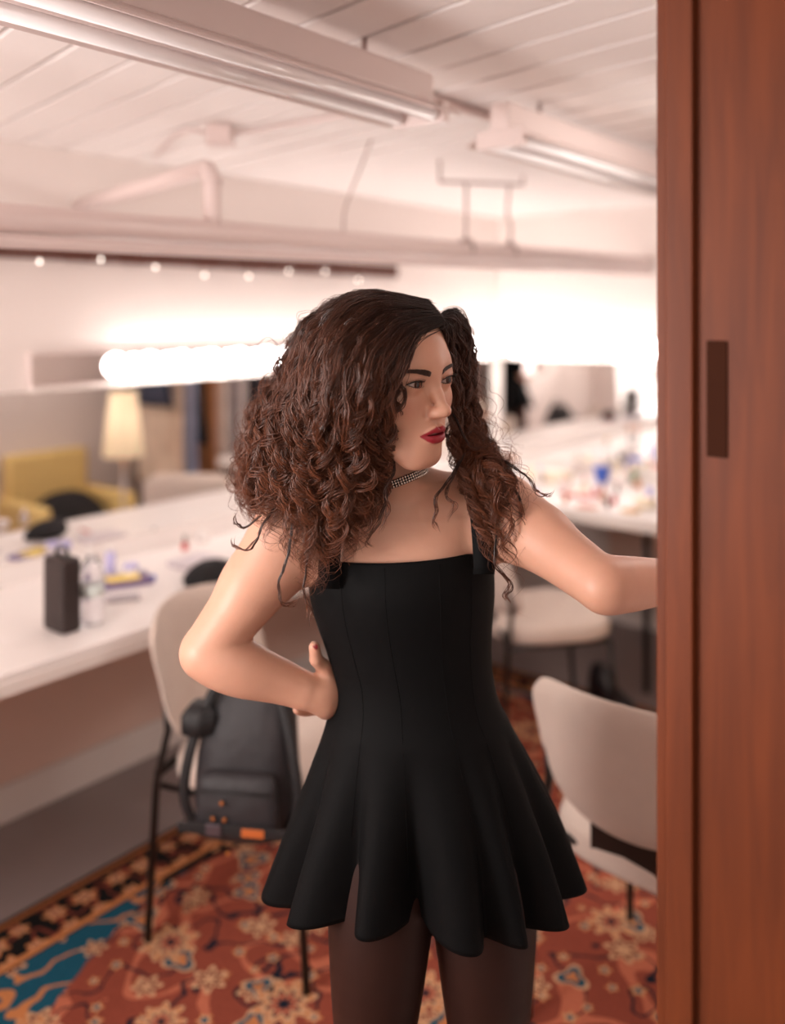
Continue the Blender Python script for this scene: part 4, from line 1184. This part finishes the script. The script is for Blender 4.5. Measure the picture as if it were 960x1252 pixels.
# shoes / small bag on the floor by the right wall
shb = mat('shoe_black', srgb(26, 22, 26), .35)
s0 = W(748, 866, 3.62); s0.z = .013
t = tag(empty('ankle_boot', s0, .5), 'black ankle boot standing on the far edge of the rug behind the greige chair', 'boot')
bm = bmesh.new(); prof = [(-.12, .02, .03), (-.10, .036, .045), (-.05, .040, .06), (0, .038, .085), (.02, .037, .13), (.06, .038, .15), (.10, .034, .14), (.12, .02, .10)]
rings = []
for dy, hw, ht in prof:
    rings.append([bm.verts.new((hw * math.cos(2 * PI * j / 18), dy, max(.02, .02 + ht * (.5 + .5 * math.sin(2 * PI * j / 18))))) for j in range(18)])
for i in range(len(rings) - 1):
    for j in range(18): bm.faces.new((rings[i][j], rings[i][(j + 1) % 18], rings[i + 1][(j + 1) % 18], rings[i + 1][j]))
bm.faces.new(rings[0]); bm.faces.new(rings[-1]); obj('upper', bm, shb, t, True)
bm = bmesh.new(); box(bm, -.036, .036, -.12, .03, 0, .018); box(bm, -.030, .030, .05, .115, 0, .035); obj('sole', bm, shb, t, False, .006)

# ------------------------------------------------------------------ things the mirrors show: rack, lamp, armchair
rail_c = mat('rack_steel', srgb(160, 150, 146), .3, .8)
rk0 = R(1.92, .62, 0); rk = tag(empty('clothes_rack', rk0), 'tall metal clothes rack seen in the left mirror', 'clothes rack')
bm = bmesh.new()
def rp(a, b, z): return R(a, b, z) - rk0
tube(bm, [rp(1.92, .10, 1.56), rp(1.92, 1.06, 1.56)], .013, 10); obj('rail', bm, rail_c, rk, True)
for b in (.10, 1.06):
    bm = bmesh.new(); tube(bm, [rp(1.92, b, .03), rp(1.92, b, 1.56)], .012, 10); obj('upright', bm, rail_c, rk, True)
    bm = bmesh.new(); tube(bm, [rp(1.68, b, .015 + .013 * (b > .8)), rp(2.16, b, .015 + .013 * (b > .8))], .014, 10); obj('foot', bm, rail_c, rk, True)
garms = [(1.24, .9, srgb(36, 34, 40), 'black long coat at the far end of the rack', .9), (1.36, .8, srgb(84, 78, 84), 'dark grey jacket on the rack next to the black coat', .5),
         (1.50, .95, srgb(30, 28, 34), 'black dress on the rack between the grey jacket and the pale coat', .5), (1.66, 1.05, srgb(196, 184, 180), 'pale patterned coat hanging on the rack', .7),
         (1.80, 1.0, srgb(150, 138, 138), 'taupe blouse hanging on the rack', .7), (1.93, .95, srgb(210, 196, 186), 'cream shirt hanging on the rack', .6),
         (2.06, .98, srgb(176, 116, 72), 'rust orange dress hanging on the rack', .5), (2.18, .7, srgb(38, 34, 38), 'short black top hanging on the rack', .5),
         (2.32, 1.05, srgb(150, 156, 180), 'blue-grey shirt dress hanging on the rack', .7), (2.46, .95, srgb(214, 190, 170), 'beige dress hanging on the rack near its end', .6), (2.60, .45, srgb(52, 56, 74), 'short navy top at the near end of the rack', .5)]
for i, (b, ln, c, lb, wd) in enumerate(garms):
    b = .12 + .086 * i; o0 = R(1.92, b, 1.545); g = tag(empty('garment', o0, ROT + .05 * math.sin(i * 2.1)), lb, 'clothing', 'clothes on the rack')
    bm = bmesh.new(); n1, n2 = 40, 16; rings = []
    for j in range(n2 + 1):
        v = j / n2; hw = (.05 + .16 * min(1, v * 5)) * (1 + .12 * v); dp = .011 + .007 * v; ring = []
        for k in range(n1):
            a = 2 * PI * k / n1
            w = 1 + .14 * v * math.sin(8 * a + i) + .08 * v * math.sin(5 * a + i * 2 + v * 3)
            ring.append(bm.verts.new((hw * w * math.cos(a), dp * w * math.sin(a) * 1.6 + .008 * math.sin(v * 7), -.05 - .05 * max(0, abs(math.cos(a)) - .3) * (v < .12) - v * ln)))
        rings.append(ring)
    for j in range(n2):
        for k in range(n1): bm.faces.new((rings[j][k], rings[j + 1][k], rings[j + 1][(k + 1) % n1], rings[j][(k + 1) % n1]))
    bm.faces.new(rings[0]); bm.faces.new(rings[-1])
    obj('cloth', bm, mat('garment_cloth', c, .85, var=.25, vscale=9), g, True)
    bm = bmesh.new(); tube(bm, [(-.19, 0, -.085), (0, 0, -.03), (.19, 0, -.085)], .006, 6); tube(bm, catmull([(0, 0, -.03), (.019, 0, -.008), (.0205, 0, .016), (0, 0, .0365), (-.0205, 0, .016), (-.017, 0, .002)], 16), .002, 6); obj('hanger', bm, rail_c, g, True)
cream_sh = emit('lamp_shade_glow', srgb(250, 224, 186), .35)
lp = mirL(140, 560, 5.3); l0 = R(1.66, 1.34, 0)
l = tag(empty('floor_lamp', l0), 'slim floor lamp with a glowing cream shade seen in the left mirror', 'lamp')
bm = bmesh.new(); lathe(bm, [(.10, 0), (.10, .012), (.02, .025), (.012, .03)]); obj('base', bm, M['black'], l, True)
bm = bmesh.new(); tube(bm, [(0, 0, .02), (0, 0, .92)], .010, 10); obj('pole', bm, rail_c, l, True)
bm = bmesh.new(); lathe(bm, [(.115, .80), (.075, 1.16), (.072, 1.16), (.112, .80)], 28); obj('lamp_shade', bm, cream_sh, l, True)
yel = mat('yellow_upholstery', srgb(226, 196, 128), .8, bump=.2, bscale=200)
ac = mirL(118, 640, 5.0); a_, b_ = toab(ac); ac0 = R(2.02, 1.46, .012)
t = tag(empty('armchair', ac0, ROT + PI / 2), 'pale yellow armchair with a black coat thrown over it, seen in the left mirror', 'armchair')
for nm, bx in (('seat', (-.28, .28, -.26, .28, .20, .42)), ('backrest', (-.30, .30, -.34, -.22, .20, .86)), ('armrest', (-.36, -.28, -.30, .28, .10, .60)), ('armrest', (.28, .36, -.30, .28, .10, .60))):
    bm = bmesh.new(); box(bm, *bx); obj(nm, bm, yel, t, False, .035, 4)
for sx in (-.27, .27):
    for sy in (-.24, .22):
        bm = bmesh.new(); lathe(bm, [(.014, .013), (.022, .20)], 12, (sx, sy, 0)); obj('leg', bm, M['black'], t, True)
blk = mat('black_wool', srgb(26, 23, 25), .9, bump=.4, bscale=60)
c0 = Vector(ac0); cm = Matrix.Rotation(ROT + PI / 2, 3, 'Z')
bm = bmesh.new(); lumpy(bm, [(.26, .20, 0, 0, 0), (.28, .22, .03, 0, 0), (.25, .20, .10, -.01, -.02), (.18, .14, .18, .0, -.05), (.08, .06, .23, 0, -.08)], (0, 0, 0), wob=.08, seed=3)
o = tag(obj('coat', bm, blk, None, True, subsurf=1), 'black coat heaped on the yellow armchair seat', 'coat'); o.scale = (.78, .7, .8); o.location = c0 + cm @ Vector((0, .03, .381)); o.rotation_euler = (0, 0, ROT + PI / 2)

t.scale = (.86, .86, .9)
# ------------------------------------------------------------------ things on the left counter
CT = .7455
def onc(px, py):
    """point of the counter top seen at a photo position"""
    Y = (CAM_Z - CT) * 1100 / (py - 385); a, b = toab(((px - 480) / 1100 * Y, Y)); return R(max(a, .055), max(b, .06), CT)
def ring_thing(name, prof, m, loc, label, cat, rz=0, sides=24, parts=(), tilt=None):
    """lathe thing; parts = [(name, profile, material)]"""
    t = tag(empty(name, loc, rz), label, cat)
    if tilt: t.rotation_euler = tilt
    bm = bmesh.new(); lathe(bm, prof, sides); obj('body', bm, m, t, True)
    for nm, pr, mt_ in parts:
        bm = bmesh.new(); lathe(bm, pr, sides); obj(nm, bm, mt_, t, True)
    return t
clear = glass('clear_plastic', (.93, .92, .95, 1), .08); wht = M['white']
def cm_(name, r, g, b, ro=.35): return mat(name, srgb(r, g, b), ro)
blue = cm_('blue_plastic', 60, 100, 200); pinkm = cm_('pink_plastic', 226, 150, 150); redm = cm_('red_plastic', 196, 50, 50); blackp = cm_('black_plastic', 22, 20, 22); cream_ = cm_('cream_plastic', 236, 222, 200)
tanm = cm_('tan_makeup', 206, 150, 120); lil = cm_('lilac_plastic', 190, 184, 226); purp = cm_('purple_paper', 104, 84, 130); gold = cm_('gold_cap', 214, 176, 110); yelp = cm_('yellow_paper', 236, 206, 96); grn = cm_('green_glass', 120, 160, 130)
ring_thing('water_bottle', [(.030, 0), (.033, .005), (.033, .06), (.031, .066), (.033, .072), (.033, .14), (.026, .165), (.013, .185), (.013, .195)], clear, onc(112, 762), 'clear plastic water bottle standing on the left counter beside the dark case', 'bottle', parts=[('bottle_cap', [(.0145, .192), (.0145, .208)], wht), ('paper_label', [(.0336, .078), (.0336, .112)], cm_('bottle_label', 206, 214, 210))])
# dark case at the left edge
p = onc(76, 770); t = tag(empty('equipment_case', p, ROT), 'dark brown upright case on the left counter at the photo edge', 'case')
bm = bmesh.new(); box(bm, -.05, .05, -.03, .03, 0, .20); obj('case_body', bm, cm_('dark_case', 40, 27, 25, .5), t, False, .012, 3)
bm = bmesh.new(); tube(bm, catmull([(-.03, 0, .198), (-.02, 0, .222), (.02, 0, .222), (.03, 0, .198)], 10), .005, 8); obj('handle', bm, blackp, t, True)
def flatpack(name, px, py, w, d, h, m, label, cat, rz=0, bev=.003, detail=None):
    o_ = onc(px, py)
    if py < 640 and toab(o_)[1] < .11: o_ = R(toab(o_)[0], .11, CT)
    t = tag(empty(name, o_, rz), label, cat)
    bm = bmesh.new(); box(bm, -w / 2, w / 2, -d / 2, d / 2, 0, h); obj('body', bm, m, t, False, bev)
    if detail:
        bm = bmesh.new(); box(bm, -w * .36, w * .30, -d * .3, d * .3, h - .0005, h + .0025); obj('cover_print', bm, detail, t, False, .001)
    return t
flatpack('magazine', 152, 712, .16, .12, .014, purp, 'purple magazine with a yellow patch on the left counter beside the bottle', 'magazine', .5, .002, yelp)
flatpack('makeup_palette', 150, 733, .10, .05, .012, cm_('silver_case', 190, 184, 190, .2), 'flat silver make-up palette in front of the purple magazine', 'palette', .3)
ring_thing('cream_jar', [(.022, 0), (.024, .004), (.024, .03)], wht, onc(160, 706), 'small white cream jar lying on the purple magazine', 'jar', parts=[('lid', [(.025, .03), (.025, .042), (.02, .044)], lil)])
ring_thing('lotion_tube', [(.016, 0), (.017, .06), (.006, .075)], lil, onc(135, 700), 'pale lilac lotion tube behind the purple magazine', 'tube', parts=[('cap', [(.010, .072), (.009, .09)], wht)])
ring_thing('blue_eye_cap', [(.008, 0), (.009, .012), (.004, .016)], blue, onc(187, 709), 'tiny blue cap alone in the middle of the left counter', 'cap')
bm = bmesh.new(); lumpy(bm, [(.075, .045, 0, 0, 0), (.085, .055, .012, 0, 0), (.075, .045, .045, .01, 0), (.04, .025, .07, .02, 0)], (0, 0, 0), wob=.14, seed=12)
o = tag(obj('glove', bm, blk, None, True, subsurf=1), 'crumpled black cloth pouch on the left counter beside her elbow', 'pouch'); o.name = 'cloth_pouch'; o.location = onc(252, 712); o.rotation_euler = (0, 0, .8)
flatpack('paper_stack', 238, 690, .15, .11, .02, cm_('grey_paper', 206, 196, 200), 'loose pale paper stack behind the black pouch', 'papers', .9, .002)
ring_thing('lip_pencil', [(.004, 0), (.004, .12), (.001, .13)], redm, onc(262, 694) + Vector((0, 0, .004)), 'red lip pencil lying next to the black pouch', 'pencil', tilt=(PI / 2, 0, 1.1))
ring_thing('nail_polish', [(.010, 0), (.012, .004), (.012, .022), (.006, .027)], redm, onc(226, 672), 'tiny red nail polish bottle near the left mirror', 'nail polish', parts=[('cap', [(.006, .026), (.005, .05)], blackp)])
ring_thing('cotton_pot', [(.026, 0), (.028, .004), (.028, .03), (.022, .035)], wht, onc(100, 697), 'round white pot close under the left mirror', 'pot', parts=[('lid', [(.012, .034), (.010, .044)], wht)])
ring_thing('cotton_pot', [(.022, 0), (.024, .004), (.024, .028), (.018, .032)], wht, onc(232, 658), 'second round white pot against the mirror above the papers', 'pot', parts=[('lid', [(.010, .031), (.008, .04)], wht)])
ring_thing('perfume_bottle', [(.016, 0), (.018, .004), (.018, .035), (.006, .04)], clear, onc(352, 727), 'little glass perfume bottle seen between her arm and the dress', 'bottle', parts=[('stopper', [(.005, .039), (.009, .048), (.001, .062)], wht)])
ring_thing('powder_tin', [(.034, 0), (.036, .004), (.036, .02), (.033, .024)], wht, onc(332, 738), 'white powder tin beside the glass perfume bottle', 'tin')

# ------------------------------------------------------------------ make-up on the right counter
bottle = lambda r, h: [(r * .9, 0), (r, .004), (r, h * .62), (r * .45, h * .74)]
cap = lambda r, h: [(r * .42, h * .73), (r * .40, h)]
right = [
    ('perfume_bottle', 592, 600, .020, .11, clear, gold, 'clear perfume bottle with gold cap nearest the mirror corner'),
    ('lotion_bottle', 640, 612, .024, .12, lil, wht, 'lilac lotion bottle at the left end of the right counter'),
    ('foundation_bottle', 692, 614, .012, .055, tanm, blackp, 'tan foundation bottle with black cap at the left of the make-up'),
    ('nail_polish', 728, 604, .012, .050, pinkm, wht, 'pink nail polish with a white cap in the middle of the clutter'),
    ('foundation_bottle', 737, 612, .014, .070, tanm, pinkm, 'tan foundation bottle with pink cap in the middle of the clutter'),
    ('mascara_tube', 743, 621, .009, .060, blackp, blackp, 'short black mascara tube standing at the front of the right counter'),
    ('nail_polish', 751, 616, .012, .045, redm, redm, 'red nail polish beside the short black mascara'),
    ('mascara_tube', 755, 603, .008, .055, blackp, redm, 'black tube with a red cap behind the red nail polish'),
    ('cream_bottle', 715, 600, .018, .065, cream_, pinkm, 'cream coloured bottle with a pink cap behind the pink tray'),
    ('spray_bottle', 768, 590, .016, .085, pinkm, wht, 'pink spray bottle in the second row of the clutter'),
    ('lotion_bottle', 780, 597, .018, .060, tanm, cream_, 'tan lotion bottle right of the pink spray bottle'),
    ('hairspray_can', 700, 580, .022, .12, wht, wht, 'tall white hairspray can left of the blue bag'),
    ('hairspray_can', 794, 572, .022, .13, cream_, blackp, 'cream hairspray can with black top near the wall mirror'),
    ('glass_bottle', 792, 585, .017, .090, grn, gold, 'green glass bottle with gold cap beside the doorway'),
    ('lotion_bottle', 660, 590, .020, .085, wht, lil, 'white lotion bottle with lilac cap by the mirror'),
    ('powder_bottle', 795, 608, .018, .07, lil, wht, 'lilac powder bottle at the right end of the clutter'),
]
for nm, px, py, r_, h_, m1, m2_, lb in right:
    ring_thing(nm, bottle(r_, h_), m1, onc(px, py), lb, nm.split('_')[-1], parts=[('cap', cap(r_, h_), m2_)], sides=18)
flats = [
    ('tissue_box', 672, 588, .22, .11, .06, cream_, 'cream tissue box under the mirror at the left of the make-up', 'box', wht),
    ('makeup_tray', 708, 606, .16, .10, .018, pinkm, 'flat pink make-up tray among the bottles', 'tray', cream_),
    ('compact', 772, 626, .07, .06, .012, gold, 'gold compact lying near the front edge of the counter', 'compact', tanm),
    ('eyeshadow_palette', 718, 621, .09, .05, .010, tanm, 'tan eyeshadow palette at the front of the clutter', 'palette', redm),
    ('sponge_box', 690, 596, .07, .05, .030, wht, 'white sponge box beside the pink tray', 'box', pinkm),
    ('storage_box', 786, 582, .09, .09, .055, wht, 'white storage box behind the spray bottles', 'box', cream_),
    ('brush_case', 640, 603, .14, .05, .020, blue, 'long blue brush case by the left of the tissue box', 'case', lil),
    ('makeup_bag', 790, 620, .08, .07, .040, cream_, 'cream make-up bag at the doorway end of the counter', 'bag', gold),
    ('notepad', 655, 612, .09, .07, .008, wht, 'white notepad at the left front of the right counter', 'notepad', lil),
]
for nm, px, py, w_, d_, h_, m_, lb, ct, dt in flats:
    flatpack(nm, px, py, w_, d_, h_, m_, lb, ct, ROT + .2 * math.sin(px), .004, dt)
p = onc(736, 590); t = tag(empty('tissue_packet', p, .4), 'bright blue packet standing open with white tissue, in front of the right mirror', 'packet')
bm = bmesh.new(); rings = []
for z, w_, d_ in ((0, .022, .016), (.04, .030, .02), (.085, .040, .022)):
    rings.append([bm.verts.new((w_ * x, d_ * y, z)) for x, y in ((-1, -1), (1, -1), (1, 1), (-1, 1))])
for i in range(2):
    for k in range(4): bm.faces.new((rings[i][k], rings[i][(k + 1) % 4], rings[i + 1][(k + 1) % 4], rings[i + 1][k]))
bm.faces.new(rings[0]); bm.faces.new(rings[-1]); obj('packet_body', bm, blue, t, False, .003)
bm = bmesh.new(); lumpy(bm, [(.03, .014, .08, 0, 0), (.045, .024, .11, .01, 0), (.030, .016, .145, .03, 0), (.01, .008, .16, .04, 0)], (0, 0, 0), 20, wob=.12, seed=6); obj('tissue', bm, wht, t, True)
t = tag(empty('brush_cup', onc(622, 606), 0), 'white cup of make-up brushes by the mirror corner', 'cup')
bm = bmesh.new(); lathe(bm, [(.026, 0), (.030, .08), (.028, .08), (.024, .005)], 20); obj('cup_body', bm, wht, t, True)
for k in range(6):
    a = k * 1.05; bm = bmesh.new(); tip = Vector((.03 * math.cos(a), .03 * math.sin(a), .16)); tube(bm, [(.01 * math.cos(a), .01 * math.sin(a), .01), tip], .003, 6); b_o = obj('brush_handle', bm, blackp, t, True)
    bm = bmesh.new(); tube(bm, [tip, tip * 1.02 + Vector((0, 0, .01)), tip * 1.05 + Vector((0, 0, .03))], [.004, .008, .002], 8); obj('bristles', bm, tanm, b_o, True)
# paper tags over the top of the right mirror
for px, wd, lb, k in ((647, .070, 'white paper tag hanging from the light strip near the mirror corner', 0), (800, .075, 'white paper tag hanging from the light strip beside the doorway', 1)):
    kx = (px - 480) / 1100; nx_, ny_ = BX, BY; off = .055
    Y = (off + CX * BX + CY * BY) / (kx * BX + BY); p = Vector((kx * Y, Y, 1.375))
    t = tag(empty('hanging_tag', p, ROT), lb, 'tag', 'paper tags')
    bm = bmesh.new(); box(bm, -wd / 2, wd / 2, -.001, .001, -.105, .015); obj('card', bm, mat('tag_card', srgb(238, 222, 218), .6), t, False, .0006)
    bm = bmesh.new(); box(bm, -wd * .3, wd * .3, -.0025, -.001, -.06, -.045); obj('print_line', bm, mat('tag_print', srgb(200, 160, 160), .6), t)
    bm = bmesh.new(); tube(bm, [(0, 0, .012), (.004, .012, .035), (0, .02, .050)], .0012, 5); obj('string', bm, M['wire'], t, True)
# ------------------------------------------------------------------ the woman
woman = tag(empty('woman', (.04, 1.42, 0)), 'woman with long dark curly hair and short black dress, hand on hip, looking right', 'person')
off = Vector((.04, 1.42, 0))
body_object(woman); dress(woman); necklace(woman); hair(woman)
for o in [x for x in bpy.data.objects if x.parent == woman]: o.location = -off
# ------------------------------------------------------------------ light
w = bpy.data.worlds.new('world'); sc.world = w; w.use_nodes = True
w.node_tree.nodes['Background'].inputs[0].default_value = (.30, .24, .22, 1); w.node_tree.nodes['Background'].inputs[1].default_value = .3
def area(name, loc, tgt, size, energy, col, sy=None):
    l = bpy.data.lights.new(name, 'AREA'); l.energy = energy; l.color = col; l.size = size
    if sy: l.shape = 'RECTANGLE'; l.size_y = sy
    o = bpy.data.objects.new(name, l); COL.objects.link(o); o.location = loc
    o.rotation_euler = (Vector(tgt) - Vector(loc)).to_track_quat('-Z', 'Y').to_euler(); return o
area('hall_ceiling_fill', R(3.6, 4.0, 2.10), R(3.45, 4.0, 0), .5, 5, (1.0, .88, .78))  # added soft fill from above the hall, no visible source
area('hall_front_fill', R(3.3, 5.0, 1.75), (0.05, 1.3, 1.35), .6, 5, (1.0, .86, .75))  # added front fill aimed at the woman, no real lamp here
area('room_top_fill', R(1.2, 4.9, 2.12), R(1.2, 4.3, 0), .9, 14, (1.0, .93, .88))  # unseen fill added to lift the floor and the near room
area('back_wall_fill', R(1.2, 6.0, 1.25), R(1.2, 1.0, .6), 1.6, 13, (1.0, .92, .87))  # large unseen fill, added to brighten under the counters, floor and chairs
area('side_wall_fill', R(2.31, 2.15, 1.80), R(.6, 1.9, .2), .45, 12, (1.0, .92, .86))  # added fill kept out of view behind the jamb, for floor and lower walls
area('ceiling_bounce_fill', R(1.1, 5.3, 1.3), R(1.3, 4.2, 2.15), .5, 42, (1.0, .93, .90))  # invented upward fill, bounced off the ceiling to brighten it
# ------------------------------------------------------------------ camera
cam = bpy.data.cameras.new('camera'); co = bpy.data.objects.new('camera', cam); COL.objects.link(co)
co.location = (0, 0, CAM_Z); co.rotation_euler = (PI / 2, 0, 0)
cam.sensor_fit = 'HORIZONTAL'; cam.sensor_width = 36; cam.lens = 1100 / 960 * 36; cam.shift_y = -(626 - 385) / 960
cam.clip_start = .05
cam.dof.use_dof = True; cam.dof.focus_distance = 1.27; cam.dof.aperture_fstop = 1.7
sc.camera = co
sc.view_settings.view_transform = 'Standard'; sc.view_settings.look = 'None'; sc.view_settings.exposure = .10; sc.view_settings.gamma = 1
sc.view_settings.use_curve_mapping = False
sc.cycles.use_denoising = True
sc.cycles.max_bounces = 10; sc.cycles.diffuse_bounces = 6; sc.cycles.glossy_bounces = 6; sc.cycles.transparent_max_bounces = 8
sc.cycles.sample_clamp_indirect = 8

# turn the whole place so that the room walls lie along the world axes
RZ = Matrix.Rotation(-ROT, 4, 'Z')
bpy.context.view_layer.update()
KIDS = {}
for o in bpy.data.objects: KIDS.setdefault(o.parent.name if o.parent else None, []).append(o)
DONE = set()
def turn_data(o):
    if o.type == 'MESH' and o.data.name not in DONE:
        DONE.add(o.data.name); o.data.transform(RZ)
    for c in KIDS.get(o.name, []):
        c.location = RZ @ c.location; turn_data(c)
for o in KIDS[None]:
    plain = all(abs(v) < 1e-6 for v in o.rotation_euler) and o.type in ('MESH', 'EMPTY') and not any(abs(v) > 1e-6 for c in KIDS.get(o.name, []) for v in c.rotation_euler)
    if plain:
        o.location = RZ @ o.location; turn_data(o)
    else: o.matrix_world = RZ @ o.matrix_world
